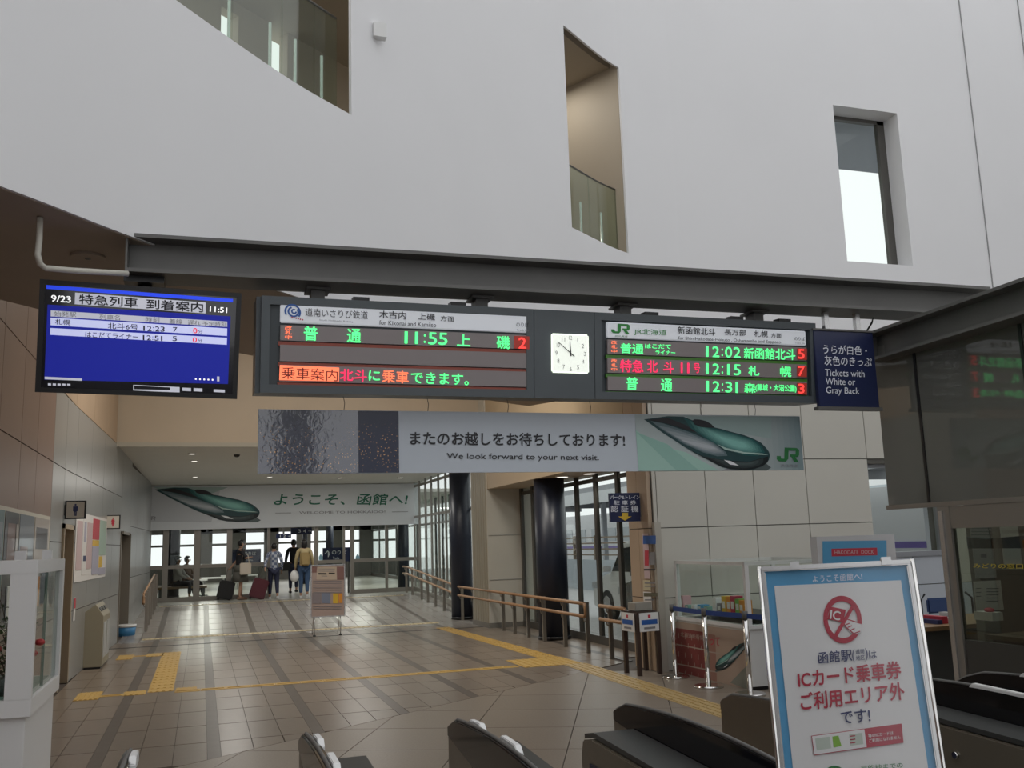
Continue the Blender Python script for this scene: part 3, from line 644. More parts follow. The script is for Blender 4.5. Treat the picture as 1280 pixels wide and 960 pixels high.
# left rows
for k, c in enumerate('改札中'): T(led_o, c, zA(283, 348+k*36), zA(334, 350+k*36), zA(282, 378+k*36), 1, .01)
T(led_g, '普', zA(427, 352), zA(530, 357), zA(425, 458), 1, .015); T(led_g, '通', zA(757, 372), zA(860, 376), zA(755, 474), 1, .015)
cells(P, led_g, '11:55', (501.5, 414.2), (560.4, 416.5), (501.3, 429), 1, .012); T(led_g, '上', zB(437, 412), zB(537, 417), zB(435, 500), 1, .012); T(led_g, '磯', zB(737, 425), zB(836, 430), zB(735, 522), 1, .012)
P.rect(led_or, zB(870, 425), zB(985, 430), zB(870, 522), .6, 'lit_block'); T(led_r, '2', zB(905, 438), zB(960, 440), zB(903, 520), 1.5, .02)
P.poly(led_o, [zA(243, 648), zA(695, 668), zA(692, 772), zA(238, 762)], .8, 'lit_block'); T(mat('led_off_red', (.22, .02, .015), .5), '乗車案内', zA(255, 660), zA(685, 680), zA(253, 752), 1.6, .0)
T(led_m, '北斗', zA(702, 676), zA(905, 684), zA(700, 766), 1, .015); T(led_g, 'に', zA(922, 690), zA(1005, 693), zA(920, 765), 1, .015); T(led_o, '乗車', zA(1025, 684), (510.7, 464.2), zA(1023, 778), 1, .012); T(led_g, 'できます。', zB(85, 700), zB(522, 716), zB(85, 786), 1, .012)
# right panel header
jr(P, mat('logo_green', (.03, .28, .05), .5), zC(513, 208), zC(652, 216), zC(511, 282), 2); T(grn, 'JR北海道', zC(538, 298), zC(635, 302), zC(538, 313)); T(mat('logo_green', (.03, .28, .05)), 'JR北海道', zC(685, 248), zC(932, 257), zC(685, 298), 3, .005)
T(ink, '新函館北斗', (847, 408), (893.7, 410.8), (847, 416.8), 3, .012); T(ink, '長万部', zD(232, 211), zD(370, 217), zD(232, 250), 3, .012); T(ink, '札幌', zD(422, 221), zD(508, 225), zD(422, 261), 3, .012); T(ink, '方面', zD(530, 236), zD(595, 239), zD(530, 266), 3, .01)
T(ink, 'for Shin-Hakodate-Hokuto , Oshamambe and Sapporo', (847.5, 420.4), (975.8, 425.6), (847.5, 425.4)); T(ink, 'のりば', zD(680, 261), zD(745, 264), zD(680, 284)); T(tx_g, 'Track No', zD(683, 294), zD(745, 297), zD(683, 305))
for r, (y, x) in enumerate(((340, 0), (480, 0))):
    for k, c in enumerate('改札中'): T(led_o, c, zC(513, y+k*33), zC(556, y+2+k*33), zC(513, y+26+k*33), 1, .01)
T(led_g, '普通', zC(585, 360), zC(757, 366), zC(583, 434), 1, .015); T(led_g, 'はこだて', zC(770, 364), zC(965, 370), zC(770, 398), 1, .015); T(led_g, 'ライナー', zC(850, 412), zC(1000, 417), zC(850, 445), 1, .015)
cells(P, led_g, '12:02', zD(97, 320), zD(340, 330), zD(97, 387), 1, .012); T(led_g, '新函館北斗', zD(358, 330), zD(686, 338), zD(358, 402), 1, .012)
T(led_m, '特急', zC(582, 484), zC(758, 490), zC(580, 578), 1, .015); T(led_m, '北', zC(787, 490), zC(865, 494), zC(787, 580), 1, .015); T(led_m, '斗', zC(910, 498), zC(988, 502), zC(910, 584), 1, .015); cells(P, led_m, '11', zC(1025, 508), zC(1125, 511), zC(1025, 585), 1, .012); T(led_m, '号', zC(1142, 512), zC(1186, 514), zC(1142, 585), 1, .012)
cells(P, led_g, '12:15', zD(97, 430), zD(342, 440), zD(97, 498), 1, .012); T(led_g, '札', zD(386, 446), zD(456, 449), zD(386, 508), 1, .012); T(led_g, '幌', zD(590, 450), zD(660, 453), zD(590, 515), 1, .012)
T(led_g, '普', zC(628, 617), zC(714, 621), zC(626, 712), 1, .015); T(led_g, '通', zC(892, 630), zC(976, 634), zC(890, 724), 1, .015); cells(P, led_g, '12:31', zD(100, 543), zD(340, 553), zD(100, 610), 1, .012); T(led_g, '森', zD(360, 556), zD(432, 559), zD(360, 618), 1, .012); T(led_g, '(藤城・大沼公園)', zD(432, 563), zD(693, 570), zD(432, 612), 1, .012)
for s_, y in (('5', 340), ('7', 450), ('3', 562)):
    P.rect(led_or, zD(698, y-6), zD(760, y-3), zD(698, y+66), .6, 'lit_block'); T(led_r, s_, zD(704, y), zD(744, y+2), zD(704, y+60), 1.5, .02)
P.done(bd)
# clock
x0, x1, y0, y1 = bx(SB, zC(50, 285), zC(338, 593)); ck = thing('wall_clock', 'square white lit clock between the two LED panels', 'clock', SB.uv((x0+x1)/2, y0))
clk = emi('clock_face', (.9, .95, .86), .62)
sbox(SB, x0, x1, y0, y1, .0005, .02).build('face', clk, ck, bevel=.012); cx, cy = (x0+x1)/2, (y0+y1)/2; R_ = (x1-x0)/2
P = Print(Sheet(SB.uv(0, 0, 0)+n*.022, u, v, n)); sh = P.s
for h in range(1, 13):
    a = math.radians(90-30*h); c = V((cx+math.cos(a)*R_*.76, cy+math.sin(a)*R_*.78)); w_ = .008 if h == 1 else (.024 if h < 10 else .034)
    P.text3(tx_g, str(h), sh.uv(c.x-w_/2*.7, c.y-.015, 1), u*w_*.7, v*.03)
P.done(ck)
def hand(ang, L, w_, tail, nm, k):
    a = math.radians(90-ang); d = u*math.cos(a)+v*math.sin(a); s_ = n.cross(d); o = sh.uv(cx, cy, 1+k); B().hexa([o-d*tail-s_*w_, o+d*L-s_*w_*.5, o+d*L+s_*w_*.5, o-d*tail+s_*w_], [p+n*.002 for p in [o-d*tail-s_*w_, o+d*L-s_*w_*.5, o+d*L+s_*w_*.5, o-d*tail+s_*w_]]).build(nm, ink, ck)
hand(-4, R_*.60, .005, .02, 'hour_hand', 0); hand(309, R_*.88, .004, .035, 'minute_hand', 2)
# --- hanging banner
SN = vsheet_y(6.45); a_ = SN.at((322.5, 551)).x; c_ = SN.at((1002.5, 554)).x; zt = (SN.at((323, 510.5)).z+SN.at((1000, 520.8)).z)/2; zb = (SN.at((322, 592)).z+SN.at((1005, 588)).z)/2
bn = thing('hanging_banner', 'long flat banner hung below the departure board, night view at left and train at right', 'banner', ((a_+c_)/2, 6.46, zb))
B().box(a_, c_, 6.452, 6.475, zb, zt).build('panel', mat('banner_white', (.55, .60, .66), .35), bn)
P = Print(SN); zE = zz(310, 495, 3.556); zF = zz(660, 495, 3.556)
T(ink, 'またのお越しをお待ちしております!', (513, 539.5), (781, 541.5), (513, 556), 2, .022); T(ink, 'We look forward to your next visit.', (558.5, 566.2), (748.5, 568), (558.5, 575.5), 2, .012)
x = zF(472, 85)[0]
palet = mat('banner_pale', (.45, .52, .52), .4)
P.poly(palet, [zF(474, 83), zF(1206, 92), zF(1226, 329), zF(492, 333)], .6)
for k in range(8):
    xa = 1206-k*26; xb = xa-26; P.poly(mat('banner_fade_%d' % k, (.27+.025*k, .36+.02*k, .38+.017*k), .5), [zF(xb, 91), zF(xa, 92), zF(xa+20, 329), zF(xb+20, 330)], .7)
P.poly(cyanp, [zF(478, 150), zF(560, 215), zF(700, 250), zF(850, 331), zF(492, 333)], .9)
P.poly(mat('ink_aqua', (.30, .52, .45), .5), [zF(480, 160), zF(620, 215), zF(760, 331), zF(660, 331)], 1.2); P.poly(mat('ink_mist', (.36, .47, .46), .5), [zF(700, 90), zF(1080, 92), zF(1082, 190), zF(900, 160), zF(760, 130)], .9)
P.poly(tx_g, [zF(860, 330), zF(900, 318), zF(1010, 328), zF(1030, 331)], 1.5)
train(P, lambda a, b: zF(a, b), 2)
jr(P, grn, zF(1106, 228), zF(1204, 232), zF(1104, 290), 3); T(tx_g, 'JR北海道', zF(1122, 302), zF(1197, 304), zF(1122, 317), 3)
P.done(bn)
# night photograph part with wrinkled film
m = bpy.data.materials.new('night_view_print'); m.use_nodes = True; nt = m.node_tree; pb = nt.nodes['Principled BSDF']; MATS['night_view_print'] = m
tc = nt.nodes.new('ShaderNodeTexCoord'); vo = nt.nodes.new('ShaderNodeTexVoronoi'); vo.inputs['Scale'].default_value = 55; nt.links.new(tc.outputs['Object'], vo.inputs['Vector'])
mr = nt.nodes.new('ShaderNodeMapRange'); mr.inputs[1].default_value = .28; mr.inputs[2].default_value = .05; mr.inputs[3].default_value = 0; mr.inputs[4].default_value = 1; nt.links.new(vo.outputs['Distance'], mr.inputs[0])
nz = nt.nodes.new('ShaderNodeTexNoise'); nz.inputs['Scale'].default_value = 6; nz.inputs['Detail'].default_value = 6; nt.links.new(tc.outputs['Object'], nz.inputs['Vector'])
m2 = nt.nodes.new('ShaderNodeMapRange'); m2.inputs[1].default_value = .38; m2.inputs[2].default_value = .52; nt.links.new(nz.outputs[0], m2.inputs[0])
sp = nt.nodes.new('ShaderNodeSeparateXYZ'); nt.links.new(tc.outputs['Object'], sp.inputs[0]); m3 = nt.nodes.new('ShaderNodeMapRange'); m3.inputs[1].default_value = .36; m3.inputs[2].default_value = .24; nt.links.new(sp.outputs['Z'], m3.inputs[0])
mm = nt.nodes.new('ShaderNodeMath'); mm.operation = 'MULTIPLY'; nt.links.new(mr.outputs[0], mm.inputs[0]); nt.links.new(m2.outputs[0], mm.inputs[1])
mq = nt.nodes.new('ShaderNodeMath'); mq.operation = 'MULTIPLY'; nt.links.new(mm.outputs[0], mq.inputs[0]); nt.links.new(m3.outputs[0], mq.inputs[1])
mx = nt.nodes.new('ShaderNodeMix'); mx.data_type = 'RGBA'; mx.inputs[6].default_value = (.014, .020, .055, 1); mx.inputs[7].default_value = (1.0, .55, .2, 1); nt.links.new(mq.outputs[0], mx.inputs[0]); nt.links.new(mx.outputs[2], pb.inputs['Base Color'])
pb.inputs['Roughness'].default_value = .22
wv = nt.nodes.new('ShaderNodeTexNoise'); wv.inputs['Scale'].default_value = 14; wv.inputs['Detail'].default_value = 3; wv.inputs['Distortion'].default_value = 1.5; nt.links.new(tc.outputs['Object'], wv.inputs['Vector'])
bp = nt.nodes.new('ShaderNodeBump'); bp.inputs['Strength'].default_value = .25; bp.inputs['Distance'].default_value = .006; nt.links.new(wv.outputs[0], bp.inputs['Height']); nt.links.new(bp.outputs[0], pb.inputs['Normal'])
xm = SN.at((498.5, 551)).x; xq = SN.at((448, 551)).x; pb.inputs['IOR'].default_value = 1.5
B().box(xq+.001, xm, 6.448, 6.452, zb+.003, zt-.003).build('night_view', m, bn, label='night view of a lit coastal city, plain right end')
mf = m.copy(); mf.name = 'night_view_film'; MATS[mf.name] = mf; pf_ = mf.node_tree.nodes['Principled BSDF']; pf_.inputs['IOR'].default_value = 2.0; pf_.inputs['Roughness'].default_value = .05
for nd in mf.node_tree.nodes:
    if nd.type == 'BUMP': nd.inputs['Strength'].default_value = .22; nd.inputs['Distance'].default_value = .003
B().box(a_+.002, xq-.001, 6.446, 6.452, zb+.003, zt-.003).build('night_view_film', mf, bn, label='night view under wrinkled glossy film')
for (px, k) in ((430, 0), (535, 1), (635, 2), (738, 3), (877, 4), (944, 5)):
    p = SN.at((px, 512)); B().tube([(p.x, 6.46, zt-.005), (p.x+.006, 6.455, zt+.05), (p.x-.006, 6.45, zt+.10), (p.x, 6.44, SB.o.z+b0+.02)], .0025, 5).build('hanging_wire', steelg, bn)
# --- TV monitor
ty, tt, tr_ = math.radians(.9), math.radians(10), math.radians(-1.0)
u0 = V((math.cos(ty), math.sin(ty), 0)); n0 = V((math.sin(ty), -math.cos(ty), 0)); v1 = V((0, 0, 1))*math.cos(tt)+n0*math.sin(tt); n1 = n0*math.cos(tt)-V((0, 0, 1))*math.sin(tt)
u2 = u0*math.cos(tr_)+v1*math.sin(tr_); v2 = v1*math.cos(tr_)-u0*math.sin(tr_)
TC = hit(173, 426, V((0, 6.2, 0)), V((0, 1, 0))); ST = Sheet(TC, u2, v2, n1)
zG = zz(0, 330, 4.0)
cs = [loc(ST, p) for p in ((50, 348.3), (302, 367), (296.3, 499.5), (43.8, 489.5))]
A0 = (cs[0][0]+cs[3][0])/2; A1 = (cs[1][0]+cs[2][0])/2; Bt = (cs[0][1]+cs[1][1])/2; Bb = (cs[2][1]+cs[3][1])/2
tv = thing('monitor', 'wide black monitor with a blue arrivals screen hung at the beam end', 'monitor', TC+V((0, 0, Bb)))
sbox(ST, A0, A1, Bb, Bt, -.09, -.006).build('casing', black, tv, bevel=.006)
sframe(ST, A0, A1, Bb, Bt, .03, -.008, .004).build('bezel', black, tv)
sc = [loc(ST, p) for p in (zG(232, 103), zG(1168, 172), zG(1150, 600), zG(222, 578))]
scr = mat('screen_dark', (.006, .006, .012), .12, 0, coat=.6)
blue = emi('screen_blue', (.006, .012, .24), .75); blue2 = emi('screen_bright_blue', (.02, .06, .75), .8); lav = emi('screen_lavender', (.50, .53, .78), .75); lav2 = emi('screen_gray', (.45, .46, .52), .7); blk = emi('screen_ink', (.004, .004, .01), .1); wh = emi('screen_white', (.9, .9, .9), .9); rd = emi('screen_red', (.8, .03, .05), .7)
sbox(ST, A0+.028, A1-.028, Bb+.02, Bt-.028, -.008, -.001).build('screen', scr, tv)
P = Print(ST)
P.poly(blue2, [zG(232, 105), zG(1165, 175), zG(1164, 192), zG(232, 124)], 1, 'screen_picture'); P.poly(blue, [zG(238, 203), zG(1153, 262), zG(1140, 600), zG(222, 578)], 1, 'screen_picture')
P.poly(lav2, [zG(376, 143), zG(1029, 193), zG(1028, 247), zG(374, 201)], 2, 'screen_picture')
T(wh, '9/23', zG(257, 155), zG(355, 162), zG(256, 187), 3, .02); T(wh, '11:51', zG(1050, 212), zG(1136, 219), zG(1049, 238), 3, .02)
T(blk, '特急列車', zG(397, 151), zG(689, 170), zG(396, 200), 3.5, .02); T(blk, '到着案内', zG(733, 175), zG(1015, 193), zG(732, 224), 3.5, .02)
P.poly(lav2, [zG(254, 232), zG(1136, 288), zG(1136, 315), zG(254, 262)], 2, 'screen_picture'); P.poly(lav, [zG(253, 268), zG(1136, 322), zG(1135, 360), zG(253, 306)], 2, 'screen_picture'); P.poly(lav, [zG(252, 320), zG(1135, 369), zG(1134, 404), zG(251, 354)], 2, 'screen_picture')
for s_, q in (('始発駅', (272, 382, 236, 262, 4)), ('列車名', (498, 600, 252, 278, 4)), ('時刻', (728, 797, 264, 290, 3)), ('着線', (846, 912, 274, 298, 3)), ('遅れ', (938, 1002, 280, 305, 3)), ('予定時刻', (1012, 1132, 286, 310, 5))): T(tx_g, s_, zG(q[0], q[2]), zG(q[1], q[2]+q[4]), zG(q[0], q[3]), 3)
T(blk, '札幌', zG(277, 274), zG(353, 279), zG(276, 302), 3, .01); T(blk, '北斗6号', zG(540, 293), zG(690, 302), zG(540, 323), 3, .01); cells(P, blk, '12:23', zG(708, 308), zG(826, 314), zG(708, 333), 3, .02); T(blk, '7', zG(865, 316), zG(886, 317), zG(865, 339), 3, .02); T(rd, '0', zG(966, 320), zG(986, 321), zG(966, 346), 3, .03); T(blk, '分', zG(990, 328), zG(1013, 329), zG(990, 347), 3)
T(blk, 'はこだてライナー', zG(427, 338), zG(690, 352), zG(427, 366), 3, .01); cells(P, blk, '12:51', zG(706, 355), zG(822, 361), zG(706, 379), 3, .02); T(blk, '5', zG(863, 361), zG(884, 362), zG(863, 385), 3, .02); T(rd, '0', zG(964, 367), zG(984, 368), zG(964, 391), 3, .03); T(blk, '分', zG(988, 374), zG(1011, 375), zG(988, 393), 3)
P.poly(lav2, [zG(224, 563), zG(411, 573), zG(411, 584), zG(224, 576)], 2, 'screen_picture')
for k in range(5): P.poly(lav2, [zG(240+k*24, 596+k*.6), zG(256+k*24, 597+k*.6), zG(256+k*24, 608), zG(240+k*24, 607)], 2, 'screen_picture'); P.poly(wh, [zG(975+k*21, 571+k), zG(983+k*21, 571.5+k), zG(983+k*21, 579+k), zG(975+k*21, 578.5+k)], 2, 'screen_picture')
for (p, q, r, s_) in ((666, 898, 604, 632), (912, 955, 618, 634), (968, 1012, 620, 636), (1068, 1124, 626, 640), (1085, 1097, 562, 586)): P.poly(lav2, [zG(p, r), zG(q, r+(q-p)*.05), zG(q, s_+(q-p)*.05), zG(p, s_)], 2, 'screen_picture')
P.poly(blk, [zG(671, 608), zG(850, 617), zG(850, 630), zG(671, 626)], 3, 'screen_picture')
P.done(tv)
p = ST.uv((A0+A1)/2, 0); B().cyl((p.x, 6.34, Bt+TC.z-.12), (p.x, 6.34, 3.45), .045, 16).build('mount_pole', black, tv); B().box(p.x-.12, p.x+.12, 6.22, 6.42, 3.40, 3.45).build('mount_plate', black, tv)
B().box(p.x-.15, p.x+.15, 6.24, 6.36, TC.z-.2, TC.z+.2).build('back_bracket', black, tv)
# --- navy ticket sign
SK = vsheet_y(6.2); q = [SK.at(p_) for p_ in ((1027, 413.3), (1091.7, 416), (1099, 510), (1028, 507.7))]
tk = thing('ticket_sign', 'navy hanging sign reading tickets with white or gray back', 'sign', (q[3].x, 6.2, q[3].z))
X0 = (q[0].x+q[3].x)/2-.05; X1 = (q[1].x+q[2].x)/2; Zt = (q[0].z+q[1].z)/2; Zb = (q[2].z+q[3].z)/2
B().box(X0, X1, 6.202, 6.24, Zb, Zt).build('panel', mat('sign_navy', (.018, .026, .085), .35), tk, bevel=.003); B().box(X0-.02, X1+.02, 6.19, 6.25, Zb-.025, Zb).build('bottom_rail', steelg, tk); B().box(X0-.01, X1+.01, 6.19, 6.25, Zt, Zt+.015).build('top_rail', steelg, tk)
P = Print(SK); zH = zz(1000, 340, 3.0)
whs = mat('sign_white', (.80, .83, .90), .5)
T(whs, 'うらが白色・', zH(86, 272), zH(250, 278), zH(86, 307), 2, .01); T(whs, '灰色のきっぷ', zH(91, 314), zH(268, 320), zH(91, 350), 2, .01)
for s_, a, c, d, e in (('Tickets with', 93, 241, 364, 390), ('White or', 95, 206, 396, 422), ('Gray Back', 97, 222, 430, 462)): T(whs, s_, zH(a, d), zH(c, d+(c-a)*.03), zH(a, e), 2, .006)
P.done(tk)
for px in (1033.5, 1072.5): p = SK.at((px, 400)); B().box(p.x-.02, p.x+.02, 6.2, 6.24, Zt+.01, 3.46).build('hanger_bar', alu, tk)
B().tube([SK.at(p_)+V((0, .1, 0)) for p_ in ((1028, 411), (1050, 416), (1072, 410), (1092, 413), (1100, 400), (1104, 385))], .008, 6).build('cable', black, tk)
# conduit & speakers on the soffit
pp = [atz(50, 272, 3.63), None]; p0 = atz(50, 272, 3.65)
pts_c = [V((p0.x, p0.y, 3.65)), aty(49, 300, p0.y), aty(47, 318, p0.y), aty(50, 330, p0.y+.02), aty(57, 335, p0.y+.05), aty(90, 338, p0.y+.10), aty(160, 342, p0.y+.25)]
B().tube(pts_c, .018, 8).build('conduit_pipe', offw, None, label='white bent conduit pipe from the brown soffit to the beam end', cat='pipe')
for (px, py, lab) in ((110, 321, 'flush round speaker in the brown soffit above the monitor'), (218, 352, 'round speaker in the brown soffit right of the monitor pole')):
    p = atz(px, py, 3.65); t = thing('ceiling_speaker', lab, 'speaker', p); B().cyl(p+V((0, 0, -.012)), p+V((0, 0, .01)), .11, 20).build('rim', soff, t); B().cyl(p+V((0, 0, -.016)), p+V((0, 0, -.01)), .02, 10).build('centre', black, t)
# ================================================================= LEFT SIDE THINGS
def lsheet(off=.014): return vsheet_xl(-1.74+off)
# display case
pc = atz(38, 885, .85); pf = atz(72, 852, .85); X1 = pc.x; Y0 = pc.y; Y1 = Y0+(pf.y-Y0); X0 = -1.71; ZT_ = 1.685
dc_ = thing('display_case', 'white glass display case with plants on a white plinth at the left edge', 'display case', (X0, Y0, 0))
pw = .14
b = B(); b.box(X0, X1-.03, Y0+.03, Y1-.03, 0, .80); b.build('plinth', white, dc_, bevel=.004)
B().box(X0, X1, Y0, Y1, .80, .90).build('base_frame', white, dc_, bevel=.003)
b = B()
B().box(X0, X1, Y0, Y1, ZT_-.08, ZT_-.0).build('top_frame', white, dc_, bevel=.003)
for (xa, xb, ya, yb_) in ((X1-pw, X1, Y0, Y0+.05), (X1-.05, X1, Y1-.07, Y1), (X0, X0+.05, Y0, Y0+.05), (X0, X0+.05, Y1-.05, Y1)): B().box(xa, xb, ya, yb_, .90, ZT_-.08).build('corner_post', white, dc_)
B().box(X1-.03, X1-.022, Y0+.05, Y1-.07, .90, ZT_-.08).build('glass_pane', glass, dc_); B().box(X0+.05, X1-pw, Y0+.02, Y0+.028, .90, ZT_-.08).build('glass_pane', glass, dc_)
B().box(X1-.036, X1-.02, (Y0+Y1)/2-.03, (Y0+Y1)/2-.015, .90, ZT_-.08).build('glass_edge', mat('glass_edge', (.15, .22, .18), .2), dc_)
B().box(X0+.05, X1-.06, Y0+.06, Y1-.08, .895, .905).build('shelf_cloth', mat('cloth_green', (.25, .36, .33), .8), dc_)
# flower arrangement
def plant(name, lab, c, h, seed):
    rnd = random.Random(seed); t = thing(name, lab, 'plant', c)
    B().cyl(V(c), V(c)+V((0, 0, .10)), .10, 16, .14).build('bowl', mat('bowl_dark', (.06, .08, .08), .3), t)
    br = B(); lf = B(); n = 0
    for k in range(16):
        a = rnd.uniform(0, 6.28); tilt_ = rnd.uniform(.1, .9); p = V(c)+V((0, 0, .08)); L = h*rnd.uniform(.6, 1); pt = [p]
        for j in range(6):
            p = p+V((math.cos(a)*math.sin(tilt_), math.sin(a)*math.sin(tilt_), math.cos(tilt_)))*L/6; tilt_ += rnd.uniform(-.15, .2); a += rnd.uniform(-.4, .4)
            p.x = min(max(p.x, X0+.07), X1-.08); p.y = min(max(p.y, Y0+.08), Y1-.1); p.z = min(p.z, ZT_-.12); pt.append(p.copy())
            for q in range(7):
                d = V((rnd.uniform(-1, 1), rnd.uniform(-1, 1), rnd.uniform(-.6, 1))).normalized(); s_ = d.cross(V((0, 0, 1))).normalized(); l = rnd.uniform(.02, .04)
                o = p+d*.008; lf.face([o, o+d*l*.5+s_*l*.28, o+d*l, o+d*l*.5-s_*l*.28]); n += 1
        br.tube(pt, .003, 4)
    br.build('branches', mat('twig', (.09, .06, .04), .7), t, kind='stuff'); lf.build('foliage', mat('leaf_dark', (.05, .085, .03), .6), t, kind='stuff')
    fl = B()
    for k in range(7): fl.sph(V(c)+V((rnd.uniform(-.05, .16), rnd.uniform(-.12, .1), rnd.uniform(.16, .30))), .03, (1, 1, .7), 7, 5)
    fl.build('red_flowers', mat('flower_red', (.38, .03, .03), .6), t, kind='stuff'); return t
pq = atz(8, 868, .905); plant('flower_arrangement', 'leafy branches with red flowers in a bowl inside the display case', (pq.x, max(pq.y, Y0+.25), .905), .55, 3)
t = B().ob((X1-.22, Y0+.13, .935), (.9, .3, 0), (0, .25, .95), (.2, -.9, .2), .05, .06, .003).build('name_card', paper, None, label='small white card standing in the display case', cat='card')
bb = B().box(X1-.28, X1-.21, Y1-.25, Y1-.22, ZT_, ZT_+.06); bb.build('leaflet_stand', paper, None, label='left one of two small white cards on the display case top', cat='card')
bb = B().box(X1-.12, X1-.06, Y1-.20, Y1-.17, ZT_, ZT_+.06); bb.build('leaflet_stand', paper, None, label='right one of two small white cards on the display case top', cat='card')
# posters on the brown wall
bd2 = thing('poster_board', 'framed poster board on the brown wall behind the display case', 'notice board', (-1.72, 9.9, 1.05)); B().box(-1.7275, -1.722, 7.0, 12.5, 1.02, 2.17).build('backing', offw, bd2)
pm_ = lambda nm, c: mat(nm, c, .3, coat=.4)
def poster(y0, y1, z0, z1, m, lab, extra=()):
    t = thing('poster', lab, 'poster', (-1.716, (y0+y1)/2, z0)); B().box(-1.721, -1.717, y0, y1, z0, z1).build('sheet', m, t)
    for (u0, u1, w0, w1, mm_) in extra: B().box(-1.7169, -1.7160, y0+(y1-y0)*u0, y0+(y1-y0)*u1, z0+(z1-z0)*w0, z0+(z1-z0)*w1).build('printed_block', mm_, t)
    return t
c1 = pm_('poster_teal', (.08, .18, .20)); c2 = pm_('poster_dark', (.06, .05, .06)); c3 = pm_('poster_grayblue', (.22, .25, .30)); c4 = pm_('poster_cream', (.55, .50, .46)); c5 = pm_('poster_brown', (.25, .14, .12))
poster(7.1, 8.3, 1.06, 2.13, c3, 'blue gray poster behind the case glass, nearest the left edge', [(.1, .8, .1, .5, c1), (.3, .7, .55, .95, c2)])
poster(8.36, 9.7, 1.06, 2.13, c1, 'teal poster with a dark panel, leftmost above the case top', [(.2, .65, .45, .92, c2), (.7, .95, .3, .9, c3)])
poster(9.75, 10.45, 1.06, 2.13, c2, 'dark brown poster between the teal and the gray one', [(.2, .8, .5, .9, c5), (.75, .95, .1, .9, c4)])
poster(10.5, 11.35, 1.06, 2.13, c3, 'gray poster with pink and red patches on the board', [(.1, .6, .4, .7, c5), (.5, .9, .1, .5, c4), (.1, .5, .1, .35, c2)])
poster(11.4, 12.4, 1.06, 2.13, c4, 'cream poster with a dark band, rightmost on the board', [(.1, .9, .68, .9, c2), (.1, .9, .5, .55, c5), (.15, .5, .1, .4, orange), (.55, .9, .1, .45, c3)])
sh = vsheet_xl(-1.70); t = thing('notice', 'white notice with green mark behind the case glass', 'notice', (-1.70, 8.9, 1.15))
q0 = sh.at((10, 733)); q1 = sh.at((28, 731)); q2 = sh.at((10, 778)); B().box(-1.712, -1.702, q0.y, q1.y, q2.z, q0.z).build('sheet', paper, t); Pn = Print(sh); Pn.ring(grn, (18.5, 751), (2.5, 0), (0, 5), 0, 0, 360, 2, 'print', 4); Pn.done(t)
# pink notice board between the doors
nb = thing('notice_board', 'white board of pink and pale notices between the toilet entrances', 'notice board', (-1.70, 16.4, 1.3)); lw_x = lambda y: xl(y)+.016
def onwall(name, y0, y1, z0, z1, m, parent, d=.0, lab=None):
    bb = B(); bb.hexa([(lw_x(y0)+d, y0, z0), (lw_x(y0)+d+.006, y0, z0), (lw_x(y1)+d+.006, y1, z0), (lw_x(y1)+d, y1, z0)], [(lw_x(y0)+d, y0, z1), (lw_x(y0)+d+.006, y0, z1), (lw_x(y1)+d+.006, y1, z1), (lw_x(y1)+d, y1, z1)])
    return bb.build(name, m, parent, label=lab)
onwall('backing', 14.75, 18.2, 1.33, 2.32, paper, nb)
pk = mat('paper_pink', (.62, .48, .50), .5); ll = mat('paper_lilac', (.45, .45, .58), .5); mt = mat('paper_mint', (.40, .55, .48), .5)
for (y0, y1, z0, z1, m) in ((14.85, 15.35, 1.5, 2.2, pk), (15.4, 15.8, 1.42, 2.25, paper), (15.5, 15.7, 1.9, 2.2, ll), (15.85, 16.4, 1.5, 2.2, pk), (16.45, 17.2, 1.95, 2.28, redi), (16.45, 17.2, 1.85, 1.94, yeli), (16.45, 17.2, 1.4, 1.84, ll), (17.25, 18.1, 1.7, 2.28, mt), (17.3, 17.7, 1.5, 1.68, yeli), (17.25, 18.1, 1.38, 1.49, ll), (15.5, 15.75, 1.62, 1.7, navyi)):
    onwall('notice_sheet', y0, y1, z0, z1, m, nb, .006 if m not in (ll, navyi) else .009)
t = thing('notice', 'small red and white notice low on the gray wall', 'notice', (-1.70, 14.9, .9)); onwall('sheet', 14.86, 15.0, .80, 1.12, paper, t); onwall('red_heading', 14.865, 14.995, .97, 1.11, redi, t, .006)
# toilet signs
def wc(px0, px1, py0, py1, x_in, fig, m, lab):
    y = atx(px0+1.5, (py0+py1)/2, x_in).y; sh = vsheet_y(y); a = sh.at((px0, py0)); c = sh.at((px1, py1)); xa = x_in+.01; w_ = c.x-a.x; t = thing('toilet_sign', lab, 'sign', (a.x, y, c.z))
    B().box(a.x, c.x, y+.001, y+.05, c.z, a.z).build('frame', black, t); B().box(a.x+w_*.08, c.x-w_*.08, y-.004, y+.001, c.z+w_*.07, a.z-w_*.07).build('face', mat('sign_face', (.62, .58, .52), .5, 0, 0), t)
    B().box(xl(y)+.001, a.x+.001, y+.01, y+.04, c.z+.05, a.z-.05).build('bracket', steelg, t)
    cx, h = (a.x+c.x)/2, a.z-c.z; z0 = c.z+h*.17; P = Print(sh); f = B(); yy = y-.006
    def q(pts_): f.prism([(cx+p*h, yy, z0+q_*h) for p, q_ in pts_], (0, .002, 0))
    q([(.055*math.cos(k), .60+.055*math.sin(k)) for k in [i*.785 for i in range(8)]])
    if fig == 'm': q([(-.12, .52), (.12, .52), (.12, .25), (.07, .25), (.07, 0), (.01, 0), (.01, .22), (-.01, .22), (-.01, 0), (-.07, 0), (-.07, .25), (-.12, .25)])
    else: q([(-.09, .52), (.09, .52), (.13, .30), (.08, .32), (.11, .16), (.05, .16), (.04, 0), (-.04, 0), (-.05, .16), (-.11, .16), (-.08, .32), (-.13, .30)])
    f.build('figure', m, t); return t
